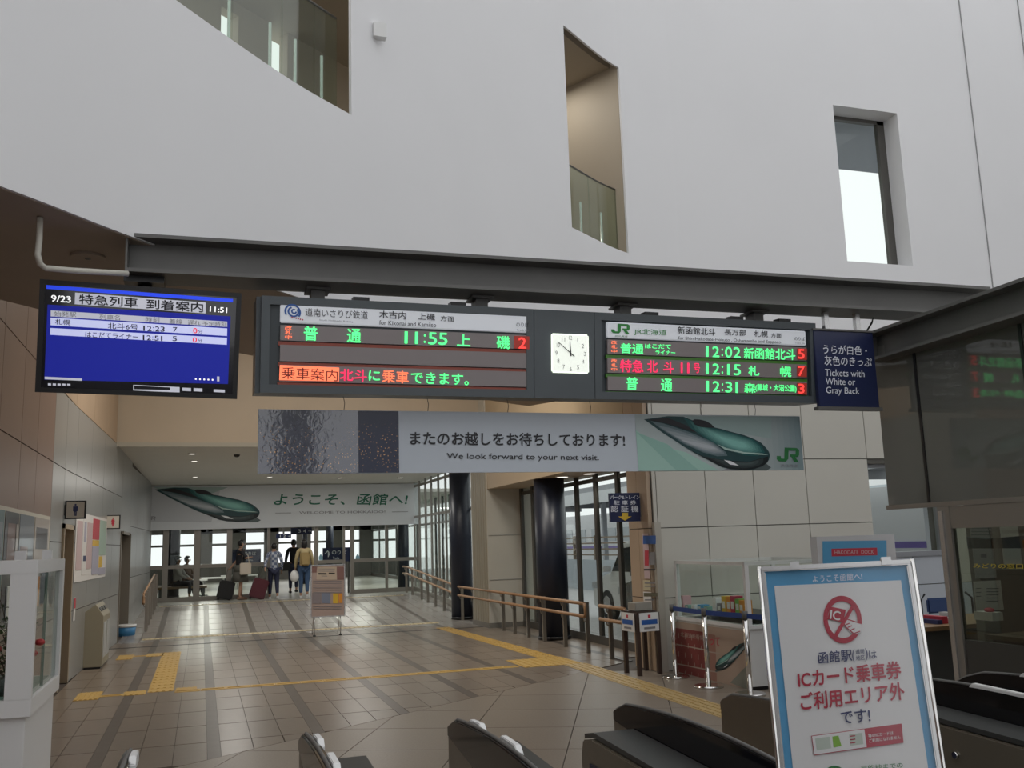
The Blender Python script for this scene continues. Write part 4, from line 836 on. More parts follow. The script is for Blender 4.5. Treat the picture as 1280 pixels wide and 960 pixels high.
wc(81.5, 107, 626, 648.5, -1.70, 'm', navyi, 'square projecting sign with a dark blue man figure')
wc(132.5, 150, 644, 661, -1.60, 'w', redi, 'square projecting sign with a red woman figure')
# litter bin
q0 = atz(97, 838, 0); q1 = atz(125, 838, 0); q2 = atz(136, 826, 0); y0, y1 = q0.y, q2.y; xa, xb = -1.68, q1.x
lb = thing('litter_bin', 'beige gabled litter bin against the gray wall', 'litter bin', ((xa+xb)/2, y0, 0)); hh = .86
binm = mat('bin_beige', (.33, .30, .22), .45)
prof = [(xa, .03), (xb, .03), (xb, hh-.08), (xb-(xb-xa)*.42, hh+.10), (xa, hh-.02)]
B().prism([(p, y0, z) for p, z in prof], (0, y1-y0, 0)).build('body', binm, lb, bevel=.006)
B().box(xa+.02, xb-.02, y0+.02, y1-.02, 0, .03).build('plinth', black, lb)
for k in range(2):
    ya = y0+.10+k*(y1-y0)*.48; B().box(xb-.001, xb+.008, ya, ya+(y1-y0)*.36, .15, .68).build('window_slot', mat('slot_gray', (.45, .47, .48), .3), lb)
dx, dz = (xb-(xb-xa)*.42)-xb, .18
for k in range(3):
    yk = y0+.12+k*(y1-y0)*.3; o = V((xb+dx*.5, yk+.08, hh-.08+dz*.5+.004)); B().ob(o, (0, 1, 0), V((dx, 0, dz)).normalized(), V((dz, 0, -dx)).normalized(), (y1-y0)*.2, .07, .01).build('opening', black, lb)
# red extinguisher box / cabinet
t = thing('cleaning_bucket', 'blue and white bucket on the floor by the left handrail', 'bucket', (*atz(157.5, 796, 0).xy, 0)); p = t.location
B().cyl(p, p+V((0, 0, .20)), .17, 20, .19).build('bucket_body', mat('bucket_blue', (.05, .22, .45), .4), t); B().cyl(p+V((0, 0, .20)), p+V((0, 0, .25)), .195, 20, .2).build('white_rim', white, t)
# ---- handrails
def handrail(name, lab, x, ys, hz, zf, top=(.74, .55), ends=True, ztop=None):
    t = thing(name, lab, 'handrail', (x, min(ys), zf(min(ys))))
    for y in ys:
        B().box(x-.03, x+.03, y-.02, y+.02, zf(y), zf(y)+top[0]+.02).build('post', postm, t)
        for h in top: B().tube([(x, y, zf(y)+h-.10), (x-.05, y, zf(y)+h-.07), (x-.06, y, zf(y)+h-.02)], .01, 5).build('bracket', postm, t)
    for h in top: B().tube([(x-.06, y, zf(y)+h) for y in sorted(set(list(hz)+[21.3, 27])) if min(hz) <= y <= max(hz)], .026, 8).build('rail', woodr, t)
    if ends:
        for y in hz[:1]: B().tube([(x-.06, y, zf(y)+top[0]), (x-.06, y-.03, zf(y)+top[0]-.05), (x-.06, y-.03, zf(y)+top[1]+.03), (x-.06, y, zf(y)+top[1])], .024, 8).build('rail_end', woodr, t)
    return t
pys = [atx(px, 762, 5.62).y for px in (704, 732)]
hr = [27.4, 26.6, 25.4, 24.67, 23.8, 22.9, 22.05, 21.2, 20.2, 19.6, 18.1, 17.4, 16.6, 15.75]+pys
handrail('handrail', 'long wooden double handrail rising along the ramp on the right', 5.64, hr, [min(pys)-.05, 27.6], ramp)
y0 = atx(753, 770, 5.62).y; y1 = atx(785, 775, 5.62).y; handrail('handrail', 'short wooden handrail piece in front of the peach wall', 5.64, [atx(762, 790, 5.62).y], [y1, y0], ramp)
xo = -1.10; pl_ = [22.2, 22.5, 23.3, 24.2, 25.1, 26.0, 26.8]
handrail('handrail', 'wooden double handrail on the left side of the ramp', xo, pl_, [22.1, 26.9], ramp, (.80, .60))
# ---- far glass wall with doors (y=27.2)
YD = 28.3; zf_ = .36; sh = vsheet_y(YD); X = lambda px: sh.at((px, 705)).x
z_t = sh.at((300, 706)).z; zh0, zh1 = 2.44, 2.68
dw = struct('door_4', B().box(-1.4, 6.1, YD, YD+.12, zh0, zh1), framem, 'glazed door wall at the end of the passage')
B().box(-1.45, 6.2, YD+.02, YD+.12, zh1, 3.6).build('header_panel', ceilm, dw)
fr = [(184, 188), (203, 210), (242, 250), (283, 290), (334, 337.5), (393, 398), (428.5, 431.5), (438, 443), (482, 485), (522, 525.5)]
for a, c in fr: B().box(X(a), X(c), YD, YD+.1, zf_, zh0).build('frame_post', framem, dw)
edges = [188, 203, 210, 242, 250, 283, 290, 334, None, 398, 428.5, 443, 482, 485, 522]
for a, c in ((188, 203), (210, 242), (250, 283), (290, 334), (398, 428.5), (443, 482), (485, 522)):
    B().box(X(a), X(c), YD+.01, YD+.09, z_t-.05, z_t+.05).build('mid_rail', framem, dw); B().box(X(a), X(c), YD+.01, YD+.09, zf_, zf_+.12).build('bottom_rail', framem, dw)
    B().box(X(a), X(c), YD+.045, YD+.055, zf_+.12, zh0).build('glass_pane', glass, dw)
P = Print(vsheet_y(YD+.04))
for px in (401, 447): P.poly(mat('sticker', (.25, .45, .55), .5), [(px-2.5, 696), (px, 692), (px+2.5, 696), (px+2.5, 700), (px-2.5, 700)], 2)
P.done(dw)
# banner above
YB = 28.15; sh = vsheet_y(YB); a = sh.at((187, 607)); c = sh.at((525.5, 655)); fb = thing('welcome_banner', 'wide banner over the far doors with green welcome writing and a train', 'banner', ((a.x+c.x)/2, YB, c.z))
B().box(a.x, c.x, YB+.005, YB+.06, c.z, min(a.z, 3.545)).build('panel', mat('banner_gray', (.70, .73, .76), .4), fb)
P = Print(sh); z1_ = zz(160, 590, 4.8); f = lambda p, q: z1_(160+(p-515)*1.128, 95+(q-92)*.86)
P.poly(greyl, [z1_(135, 85), z1_(560, 85), z1_(500, 300), z1_(135, 300)], .5); P.poly(mat('ink_mist'), [z1_(150, 90), z1_(600, 92), z1_(500, 130), z1_(200, 110)], .8)
train(P, f, 2); jr(P, tx_g, z1_(127, 265), z1_(166, 267), z1_(126, 288), 3)
lg = mat('letter_green', (.02, .16, .10), .5)
sl = 3.0
P.text(lg, 'ようこそ、函館へ!', (342+sl, 617), (508+sl, 616.5), (342, 631.5), 3, .02); P.text(tx_g, 'WELCOME TO HOKKAIDO!', (374, 639.3), (481.5, 638), (374, 642.4), 3)
P.poly(tx_g, [(344, 641), (364, 640.8), (364, 641.4), (344, 641.6)], 3); P.poly(tx_g, [(490, 639.6), (510, 639.3), (510, 639.9), (490, 640.2)], 3); P.done(fb)
# ---- inner hall
b = B(); b.box(-6, 9, 28.45, 46, 3.3, 3.4); struct('ceiling_inner_hall', b, ceilm, 'ceiling of the inner hall beyond the doors')
b = B(); b.box(-6, 9, 45, 45.2, .3, 1.1); b.box(-6, 9, 45, 45.2, 2.5, 3.4); b.box(-6.2, -6, 28.4, 45.2, .3, 3.4)
for k in range(10): b.box(-6+k*1.45, -5.35+k*1.45, 45, 45.2, 1.1, 2.75)
b.box(-6, 9, 45.02, 45.12, 1.95, 2.05); struct('wall_inner_hall', b, dframe, 'window wall at the back of the inner hall')
b = B(); b.box(-6, -1.4, 28.42, 28.5, .3, 3.4); struct('wall_inner_side', b, grayp, 'gray wall beside the far doors')
glazing('window_5', 'glazed side wall of the inner hall', 7.6, [28.45, 30.0, 31, 32, 33.5, 35, 37, 39, 41, 43, 45], .36, 3.3, [2.4])
def at_floor(px, py, z=.35): return atz(px, py, z)
for (px, pxr, y, lab) in ((217.5, 6.6, 31, 'navy round column behind the glass, left of the far hall'), (504, 7, 29.5, 'navy round column behind the right end of the far door glass'), (381, 3, 38, 'slim navy column seen through the open doorway'), (412, 4.5, 33, 'navy column behind the platform direction sign')):
    p = aty(px, 690, y); r = pxr/1180*y; column(p.x, y, r, .36, 3.3, lab)
def navysign(px0, px1, py0, py1, y, texts, lab, stand=None):
    sh = vsheet_y(y); a = sh.at((px0, py0)); c = sh.at((px1, py1)); t = thing('direction_sign', lab, 'sign', ((a.x+c.x)/2, y, .36 if stand else c.z)); B().box(a.x, c.x, y+.003, y+.06, c.z, a.z).build('panel', mat('sign_navy'), t)
    if stand: B().box(a.x+.02, a.x+.08, y+.01, y+.05, .36, c.z).build('leg', steelg, t); B().box(c.x-.08, c.x-.02, y+.01, y+.05, .36, c.z).build('leg', steelg, t)
    else: B().box((a.x+c.x)/2-.03, (a.x+c.x)/2+.03, y+.01, y+.05, a.z, 3.3).build('hanger', steelg, t)
    P = Print(sh)
    for s_, q in texts: P.text(whs, s_, (q[0], q[1]), (q[2], q[1]), (q[0], q[3]), 2, .01)
    P.done(t); return t
navysign(290, 326, 687, 704, 30, [('のりば', (305, 689.5, 320, 694)), ('Tracks', (308, 699, 316, 701))], 'navy tracks sign behind the glass by the walking people', True)
navysign(403.5, 438, 685, 701.5, 29, [('↑', (406, 688, 413, 697)), ('のりば', (415, 687.5, 433, 693)), ('Tracks', (416, 696, 424, 699))], 'navy tracks sign with an up arrow behind the right door glass', True)
navysign(363.5, 390, 660, 667.5, 31, [('3', (372.5, 661.7, 376, 665.8)), ('4', (379, 661.7, 382.5, 665.8)), ('→', (385, 662, 389, 665.5))], 'hanging navy sign with numbers 3, 4 and an arrow')
navysign(345, 364, 667.5, 672.8, 36, [('1 2', (350, 668.5, 357, 671.5)), ('→', (360, 669, 363, 671.5))], 'smaller hanging navy sign further inside the hall')
for k, (px, y) in enumerate(((232, 34), (275, 36), (300, 38))):
    p = aty(px, 725, y); t = thing('bench', ('white bench in the inner hall behind the left glass panel', 'white bench in the inner hall behind the second glass panel', 'white bench in the inner hall behind the people')[k], 'bench', (p.x, y, .36)); B().box(p.x-.7, p.x+.7, y-.22, y+.22, .75, .80).build('seat', white, t)
    for s_ in (-.6, .6): B().box(p.x+s_-.03, p.x+s_+.03, y-.18, y+.18, .36, .75).build('leg', alu, t)
b = B(); b.box(-1.4, 7.6, 27.0, 45, .35, .362); struct('floor_inner_hall', b, mat('inner_floor', (.36, .36, .32), .3, noise=(3, .05)), 'pale floor of the inner hall')
# added fill lights inside, without fixtures
for (x, y) in ((0, 33), (5, 33), (0, 40), (5, 40)): area('inner_hall_fill', (x, y, 3.25), 1.2, 90, (1, .97, .9))  # added fill to brighten the hall beyond the doors
for (x, y) in ((.5, 14.5), (3.5, 14.5)): area('void_fill', (x, y, 6.55), 1.5, 130, (1, .95, .87))  # added fill, out of view, brightening the bulkhead
for (x, y) in ((.8, 22), (3.8, 22), (.8, 25.3), (3.8, 25.3)): area('passage_fill', (x, y, 3.5), .6, 26, (1, .97, .92))  # added fill on top of the downlights to brighten the passage
# notice stand (easel) at the drain line
sh = vsheet_y(19.35); a = sh.at((388.3, 706.5)); c = sh.at((431.5, 770)); t = thing('notice_stand', 'pinkish framed notice board on two thin legs in mid passage', 'notice stand', ((a.x+c.x)/2, 19.35, 0))
B().box(a.x, c.x, 19.355, 19.38, c.z, a.z).build('board', mat('notice_pink', (.46, .36, .33), .4), t); sframe(Sheet((0, 19.35, 0), (1, 0, 0), (0, 0, 1), (0, -1, 0)), a.x, c.x, c.z, a.z, .022, -.03, .006).build('frame', alu, t)
for x in (a.x+.08, c.x-.09): B().cyl((x, 19.37, 0), (x, 19.37, c.z), .011, 8).build('leg', alu, t); B().cyl((x, 19.37, 0), (x, 19.37, .02), .03, 8).build('foot', black, t); B().cyl((x, 19.75, 0), (x, 19.39, c.z+.3), .009, 8).build('rear_leg', alu, t)
P = Print(sh); zN = zz(385, 700, 9.6)
P.poly(mat('notice_beige', (.56, .47, .38), .5), [zN(115, 80), zN(340, 85), zN(345, 240), zN(100, 235)], 1); P.poly(mat('notice_maroon', (.25, .14, .13), .5), [zN(345, 80), zN(432, 82), zN(432, 235), zN(350, 235)], 1); P.poly(mat('notice_maroon'), [zN(45, 80), zN(108, 82), zN(100, 150), zN(45, 150)], 1)
for (x0, x1, y0) in ((125, 322, 103), (125, 318, 130), (160, 230, 188), (60, 405, 250), (60, 405, 275), (60, 405, 305), (60, 405, 330), (60, 405, 355), (60, 405, 385), (60, 405, 555), (60, 405, 580)): P.poly(tx_g, [zN(x0, y0), zN(x1, y0+2), zN(x1, y0+9), zN(x0, y0+7)], 2)
P.poly(ink, [zN(125, 155), zN(222, 156), zN(222, 175), zN(125, 174)], 2); P.poly(ink, [zN(248, 152), zN(322, 153), zN(322, 170), zN(248, 169)], 2)
P.poly(mat('notice_steel', (.22, .26, .36), .5), [zN(160, 395), zN(270, 397), zN(270, 520), zN(160, 518)], 2); P.poly(mat('notice_gray', (.28, .25, .27), .5), [zN(50, 395), zN(155, 396), zN(155, 525), zN(50, 523)], 2); P.poly(yeli, [zN(300, 400), zN(362, 401), zN(362, 520), zN(300, 518)], 2); P.poly(orange, [zN(368, 400), zN(412, 401), zN(412, 515), zN(368, 514)], 2)
P.done(t)
# ================================================================= PEOPLE
def skin(name, verts, edges, m, parent, sub=1, root=0, lab=None):
    me = bpy.data.meshes.new(name); me.from_pydata([v[:3] for v in verts], edges, []); me.update()
    o = bpy.data.objects.new(name, me); COL.objects.link(o); md = o.modifiers.new('s', 'SKIN'); md.use_smooth_shade = True
    for i, v in enumerate(verts):
        r = v[3] if not isinstance(v[3], tuple) else v[3]; me.skin_vertices[0].data[i].radius = r if isinstance(r, tuple) else (r, r); me.skin_vertices[0].data[i].use_root = (i == root)
    sb = o.modifiers.new('d', 'SUBSURF'); sb.levels = sub; sb.render_levels = sub
    dg = bpy.context.evaluated_depsgraph_get(); dg.update(); nm = bpy.data.meshes.new_from_object(o.evaluated_get(dg)); bpy.data.objects.remove(o); bpy.data.meshes.remove(me)
    nm.name = name; nm.materials.clear(); nm.materials.append(m)
    for p in nm.polygons: p.use_smooth = True
    ob = bpy.data.objects.new(name, nm); COL.objects.link(ob); ob.parent = parent
    if lab: ob['label'] = lab
    return ob
skinm = mat('skin_tone', (.42, .25, .17), .55)
def person(lab, base, head, h, rz, top, bottom, hairm, shoes, stride=.0, armL=None, armR=None, long_hair=False, skirt=False, long_sleeve=True, seated=False, top_len=.52):
    t = thing('person', lab, 'person', base); k = h/1.7; c, s = math.cos(rz), math.sin(rz)
    def L(x, y, z): return (x*c*k-y*s*k, x*s*k+y*c*k, z*k)                 # local: x right, y forward
    def vv(x, y, z, r): return (*L(x, y, z), r*k)
    # joints
    if not seated:
        hip = {-1: (-.09, 0, .88), 1: (.09, 0, .88)}; knee = {-1: (-.09, stride*.6+.01, .47), 1: (.09, -stride*.3+.01, .47)}; ank = {-1: (-.09, stride, .07), 1: (.09, -stride, .10 if stride else .07)}; dz = 0
    else:
        dz = -.44; hip = {-1: (-.09, 0, .88+dz), 1: (.09, 0, .88+dz)}; knee = {-1: (-.11, .42, .46), 1: (.11, .42, .46)}; ank = {-1: (-.1, .48, .07), 1: (.1, .40, .07)}
    A = {-1: armL or ((-.24, -.02, 1.12), (-.25, .06, .86)), 1: armR or ((.24, -.02, 1.12), (.25, .06, .86))}
    vs = [vv(0, 0, .92+dz, .12), vv(0, .0, 1.08+dz, .105), vv(0, 0, 1.27+dz, .13), vv(0, -.01, 1.41+dz, .09), vv(0, 0, 1.47+dz, .05), vv(0, .015, 1.56+dz, .075), vv(0, .02, 1.63+dz, .085)]; ed = [(0, 1), (1, 2), (2, 3), (3, 4), (4, 5), (5, 6)]
    for sd in (-1, 1):
        i = len(vs); vs += [vv(*hip[sd], .088), vv(*knee[sd], .056), vv(*ank[sd], .037), vv(ank[sd][0], ank[sd][1]+.13, ank[sd][2]-.045, .03)]; ed += [(0, i), (i, i+1), (i+1, i+2), (i+2, i+3)]
        i = len(vs); e, w_ = A[sd]; e = (e[0], e[1], e[2]+dz); w_ = (w_[0], w_[1], w_[2]+dz); vs += [vv(sd*.17, 0, 1.38+dz, .055), vv(*e, .038), vv(*w_, .026)]; ed += [(3, i), (i, i+1), (i+1, i+2)]
        d = V(w_)-V(e); d.normalize(); pb = i+2; palm = V(w_)+d*.06; i = len(vs); vs += [vv(*palm, .024)]; ed += [(pb, i)]
        for q in range(4): fx = V(w_)+d*(.13-.01*abs(q-1.5))+V((0, (q-1.5)*.02, 0)); vs.append(vv(*fx, .009)); ed.append((i, len(vs)-1))
        vs.append(vv(*(V(w_)+d*.06+V((0, .045, 0))), .010)); ed.append((pb, len(vs)-1))
    skin('body', vs, ed, skinm, t)
    # head details
    f = B(); hd = V(L(0, .02, 1.60+dz))+V(base)
    g = B(); g.sph((0, 0, 0), .095*k, (1, 1.1, 1.18), 12, 10)
    for v in g.bm.verts:
        if v.co.y > .03*k and v.co.z < .05*k: v.co.y *= .15; v.co.x *= .9
    if long_hair:
        for v in g.bm.verts:
            if v.co.z < 0: v.co.z *= 2.2; v.co.y -= .01
    bmesh.ops.rotate(g.bm, verts=g.bm.verts[:], cent=(0, 0, 0), matrix=Matrix.Rotation(rz, 3, 'Z')); bmesh.ops.translate(g.bm, verts=g.bm.verts[:], vec=hd+V((0, 0, .015*k))); g.build('hair', hairm, t)
    nz = B().ob(V(L(0, .115, 1.585+dz))+V(base), (1, 0, 0), (0, 1, 0), (0, 0, 1), .018*k, .02*k, .04*k); nz.build('nose', skinm, t)
    for sd in (-1, 1):
        B().sph(V(L(sd*.032, .10, 1.61+dz))+V(base), .009*k, (1, 1, 1), 6, 5).build('eye', ink, t); B().sph(V(L(sd*.088, .01, 1.595+dz))+V(base), .018*k, (.4, .8, 1.2), 6, 5).build('ear', skinm, t)
    B().ob(V(L(0, .105, 1.545+dz))+V(base), (c, s, 0), (0, 0, 1), (-s, c, 0), .04*k, .008*k, .006).build('mouth', redi, t)
    # top
    vs = [vv(0, 0, 1.40-top_len+dz, .165), vv(0, 0, 1.12+dz, .135), vv(0, 0, 1.28+dz, .155), vv(0, -.01, 1.42+dz, .09)]; ed = [(0, 1), (1, 2), (2, 3)]
    for sd in (-1, 1):
        e, w_ = A[sd]; e = V((e[0], e[1], e[2]+dz)); w_ = V((w_[0], w_[1], w_[2]+dz)); i = len(vs); vs += [vv(sd*.175, 0, 1.385+dz, .07), vv(*e, .052)]; ed += [(3, i), (i, i+1)]
        if long_sleeve: vs.append(vv(*(e+(w_-e)*.92), .042)); ed.append((i+1, i+2))
    skin('top', vs, ed, top, t)
    if skirt:
        g = B(); n = 18
        for (z0, z1, r0, r1) in ((1.0, .80, .14, .20), (.80, .52, .20, .23)):
            g.cyl(V(base)+V((0, 0, z0*k)), V(base)+V((0, 0, z1*k)), r0*k, n, r1*k, cap=True)
        g.build('skirt', bottom, t)
    else:
        vs = [vv(0, 0, .96+dz, .15)]; ed = []
        for sd in (-1, 1): i = len(vs); hx = hip[sd]; a_ = V(knee[sd]); b_ = V(ank[sd]); en = a_+(b_-a_)*.85; vs += [vv(*hx, .105), vv(*knee[sd], .072), vv(*en, .052)]; ed += [(0, i), (i, i+1), (i+1, i+2)]
        skin('trousers', vs, ed, bottom, t)
    for sd in (-1, 1):
        a_ = ank[sd]; o = V(L(a_[0], a_[1]+.05, a_[2]-.035))+V(base); B().ob(o, (c, s, 0), (-s, c, 0), (0, 0, 1), .085*k, .25*k, .07*k).build('shoe', shoes, t, bevel=.012)
    return t
hairb = mat('hair_black', (.012, .010, .010), .4); jeans = mat('jeans_blue', (.05, .10, .20), .7); dkp = mat('trousers_dark_navy', (.02, .025, .06), .7)
# plaid
pm = bpy.data.materials.new('plaid_shirt'); pm.use_nodes = True; nt = pm.node_tree; pb = nt.nodes['Principled BSDF']; tcn = nt.nodes.new('ShaderNodeTexCoord'); ck_ = nt.nodes.new('ShaderNodeTexChecker'); ck_.inputs['Scale'].default_value = 14; ck_.inputs['Color1'].default_value = (.10, .13, .22, 1); ck_.inputs['Color2'].default_value = (.42, .44, .50, 1); nt.links.new(tcn.outputs['Object'], ck_.inputs['Vector']); nt.links.new(ck_.outputs[0], pb.inputs['Base Color']); MATS['plaid_shirt'] = pm
g1 = at_floor(300, 750.5); g1.z = .35; g2 = at_floor(342, 749); g2.z = .35; g3 = at_floor(380, 748); g3.z = .36; g4 = aty(367, 700, 30.5); g4.z = .36
blackt = mat('shirt_black', (.015, .015, .02), .8)
person('woman in black top and gray skirt facing right with a pale tote bag', g1, None, 1.64, -math.pi/2+.15, blackt, mat('skirt_gray', (.12, .115, .10), .8), hairb, mat('shoe_tan', (.2, .12, .08), .6), .04, ((-.2, -.05, 1.15), (-.2, -.22, .95)), ((.22, .1, 1.18), (.12, .22, 1.2)), False, True, False)
person('short-haired person in blue plaid shirt and dark trousers walking away', g2, None, 1.52, .1, MATS['plaid_shirt'], dkp, hairb, mat('shoe_white', (.6, .6, .6), .6), .16, ((-.27, -.05, 1.12), (-.30, -.2, .95)), None, False, False, True, False, .62)
person('long-haired woman in beige jacket and blue jeans walking away', g3, None, 1.58, .0, mat('jacket_beige', (.46, .37, .20), .8), jeans, hairb, mat('shoe_white'), .03, None, None, True)
person('man in dark clothes further inside the doorway', g4, None, 1.62, .0, blackt, dkp, hairb, mat('shoe_black', (.02, .02, .02), .5), .08)
for (px, lab, y) in ((222, 'seated person in pale top behind the left door glass', 30.0), (233, 'seated person in brown behind the left door glass, nearer the column', 30.6)):
    p = aty(px, 720, y); p.z = .36; person(lab, p, None, 1.65, -math.pi*.6, mat('top_pale' if px == 222 else 'top_brown', (.4, .38, .36) if px == 222 else (.16, .10, .07), .8), blackt, hairb, mat('shoe_white'), 0, ((-.2, .15, 1.15), (-.12, .32, 1.05)), ((.2, .15, 1.15), (.12, .32, 1.05)), seated=True)
p = aty(228, 730, 30.5); t = thing('bench', 'dark bench under the seated people at the left', 'bench', (p.x-.15, 30.3, .36)); B().box(p.x-.7, p.x+.7, 29.75, 30.85, .66, .72).build('seat', mat('bench_brown', (.2, .13, .07), .5), t)
for s_ in (-.6, .6): B().box(p.x+s_-.04, p.x+s_+.04, 29.85, 30.75, .36, .66).build('leg', steelg, t)
def suitcase(lab, base, m, w_, hgt, lean):
    t = thing('suitcase', lab, 'suitcase', base); R3 = Matrix.Rotation(lean, 3, 'Y'); u_ = R3 @ V((1, 0, 0)); w3 = R3 @ V((0, 0, 1)); o = V(base)+w3*(hgt/2+.05)
    B().ob(o, u_, (0, 1, 0), w3, w_, .27, hgt).build('shell', m, t, bevel=.03)
    for sx in (-.35, .35):
        for sy in (-.1, .1): q = V(base)+u_*sx*w_+V((0, sy, 0))+w3*.03; B().cyl(q-V((0, .015, 0)), q+V((0, .015, 0)), .03, 10).build('wheel', black, t)
    a_ = o+w3*hgt/2; B().tube([a_-u_*.08, a_-u_*.08+w3*.32, a_+u_*.08+w3*.32, a_+u_*.08], .009, 6).build('pull_handle', alu, t)
    for k in (-.25, 0, .25): B().ob(o+u_*k*w_+V((0, -.136, 0)), u_, (0, 1, 0), w3, .02, .012, hgt*.8).build('rib', m, t)
    return t
q = at_floor(279, 751); q.z = .35; suitcase('black suitcase tilted beside the woman in the skirt', q, black, .42, .50, .22)
q = at_floor(319, 750); q.z = .35; suitcase('maroon suitcase tilted behind the plaid-shirted person', q, mat('suitcase_maroon', (.10, .02, .03), .35), .42, .54, .30)
tote = mat('tote_cream', (.55, .48, .40), .8)
t = thing('tote_bag', 'cream tote bag hanging at the woman in the skirt', 'bag', g1+V((.12, -.28, .72))); B().ob(g1+V((.12, -.30, .86)), (1, 0, 0), (0, 0, 1), (0, -1, 0), .30, .32, .10).build('bag_body', tote, t, bevel=.02); B().tube([g1+V((.02, -.28, 1.0)), g1+V((.05, -.2, 1.25)), g1+V((.18, -.2, 1.25)), g1+V((.22, -.28, 1.0))], .012, 6).build('strap', tote, t)
t = thing('backpack', 'tan backpack on the back of the woman in the beige jacket', 'bag', g3+V((0, -.16, .85))); B().ob(g3+V((0, -.17, 1.06)), (1, 0, 0), (0, 0, 1), (0, -1, 0), .26, .36, .13).build('pack', mat('pack_tan', (.36, .26, .11), .8), t, bevel=.03); B().ob(g3+V((0, -.245, .98)), (1, 0, 0), (0, 0, 1), (0, -1, 0), .18, .14, .04).build('pocket', mat('pack_tan'), t, bevel=.01)
t = thing('plastic_bag', 'white plastic carrier bag held at the left of the jeans woman', 'bag', g3+V((-.28, -.03, .42))); B().sph(g3+V((-.26, -.0, .60)), .13, (1, .7, 1.25), 10, 8).build('bag_body', white, t); B().tube([g3+V((-.28, 0, .72)), g3+V((-.27, .03, .83)), g3+V((-.24, 0, .72))], .008, 5).build('handle', white, t)
t = thing('shoulder_bag', 'black shoulder bag of the man in the doorway', 'bag', g4+V((-.3, -.05, .7))); B().ob(g4+V((-.25, -.12, .82)), (1, 0, 0), (0, 0, 1), (0, -1, 0), .3, .26, .1).build('bag_body', black, t, bevel=.02)
# ================================================================= RIGHT SIDE THINGS
# parking sign
y = 11.62; sh = vsheet_y(y); a = sh.at((762, 616.5)); c = sh.at((802, 651.5)); t = thing('parking_sign', 'navy projecting sign with white writing and a yellow down arrow', 'sign', ((a.x+c.x)/2, y, c.z)); xr_ = min(c.x, 5.585)
B().box(a.x, xr_, y+.001, y+.05, c.z, a.z).build('panel', mat('sign_navy'), t); B().box(xr_, 5.6, y+.01, y+.03, c.z+.06, a.z-.06).build('bracket', steelg, t)
P = Print(sh); T2 = lambda s_, x0, x1, y0, y1, o=.015: P.text(whs, s_, (x0, y0), (x1, y0), (x0, y1), 2, o)
T2('パーク&トレイン', 762.8, 799.5, 619, 624); T2('駐 車 券', 767, 795, 625.5, 631); T2('認 証 機', 763.5, 798, 632, 640)
P.poly(yeli, [(777.5, 641), (785, 641), (785, 645.5), (789.5, 645.5), (781, 650.8), (772.5, 645.5), (777.5, 645.5)], 2); P.done(t)
# notices on the end wall
sh = vsheet_xr(5.598)
def rnotice(px0, px1, py0, py1, m, lab, blocks=()):
    a = sh.at((px0, py0)); c = sh.at((px1, py1)); t = thing('notice', lab, 'notice', (5.59, (a.y+c.y)/2, c.z)); ya, yb_ = min(a.y, c.y), max(a.y, c.y); B().box(5.588, 5.594, max(ya, 11.44), yb_, c.z, a.z).build('sheet', m, t)
    P = Print(Sheet((5.588, 0, 0), (0, -1, 0), (0, 0, 1), (-1, 0, 0)))
    for (q0, q1, r0, r1, mm_) in blocks: P.poly(mm_, [(q0, r0), (q1, r0), (q1, r1), (q0, r1)], 1.5)
    P.done(t)
rnotice(803.5, 820.5, 667, 724, pk, 'tall pink notice with a blue heading on the peach wall', [(804, 820, 669.5, 680, blui), (806, 811, 688, 707, redi), (813, 819, 690, 706, tx_g), (805, 819, 711, 713, ink)])
rnotice(804.5, 821.5, 725, 739, mat('paper_cream', (.6, .55, .38), .5), 'cream notice below the tall pink one', [(806, 819, 728, 729.5, tx_g), (806, 819, 732, 733.5, tx_g)])
rnotice(804.8, 822.5, 739.5, 771, paper, 'white notice with two red ovals, lowest on the peach wall', [(805, 822, 741, 745.5, mat('ink_olive', (.12, .11, .07), .5)), (806, 817, 749, 750.5, tx_g)])
P = Print(Sheet((5.586, 0, 0), (0, -1, 0), (0, 0, 1), (-1, 0, 0)))
# small dark table with white signs
z = lambda px, py: atz(px, py, 0)
L1, L2, L3, L4 = z(783.5, 841), z(800, 845), z(825, 842), z(808.5, 838); tb = thing('sign_stand', 'small dark wooden stand with white parking notices on its sides', 'stand', (L2.x, L2.y, 0)); wood_d = mat('dark_wood', (.05, .03, .022), .5); Ht = .76
L3 = L2+(L3-L2); L4 = L1+(L3-L2)
for q in (L1, L2, L3, L4): B().box(q.x-.025, q.x+.025, q.y-.025, q.y+.025, 0, Ht).build('leg', wood_d, tb)
B().hexa([(q.x, q.y, Ht) for q in (L1, L2, L3, L4)], [(q.x, q.y, Ht+.02) for q in (L1, L2, L3, L4)]).build('top', wood_d, tb)
def side(qa, qb, nm):
    d = (qb-qa); L_ = d.length; d.normalize(); nn = V((d.y, -d.x, 0)); o = (qa+qb)/2+nn*.04; B().ob(o+V((0, 0, Ht-.11)), d, (0, 0, 1), nn, L_*.96, .23, .008).build(nm, paper, tb)
    P = Print(Sheet(o+V((0, 0, Ht-.11))+nn*.005, d, (0, 0, 1), nn)); s_ = P.s; w_ = L_*.8
    for (u0, u1, v0, v1, m) in ((-.5, .5, -.03, .03, blui), (-.35, .35, -.085, -.06, tx_g), (-.08, .08, .05, .09, redi)):
        bq = P._b(m, 'print'); bq.face([s_.uv(w_*u0, v0, 1), s_.uv(w_*u1, v0, 1), s_.uv(w_*u1, v1, 1), s_.uv(w_*u0, v1, 1)])
    P.done(tb)
side(L1, L2, 'sign_panel'); side(L2, L3, 'sign_panel')
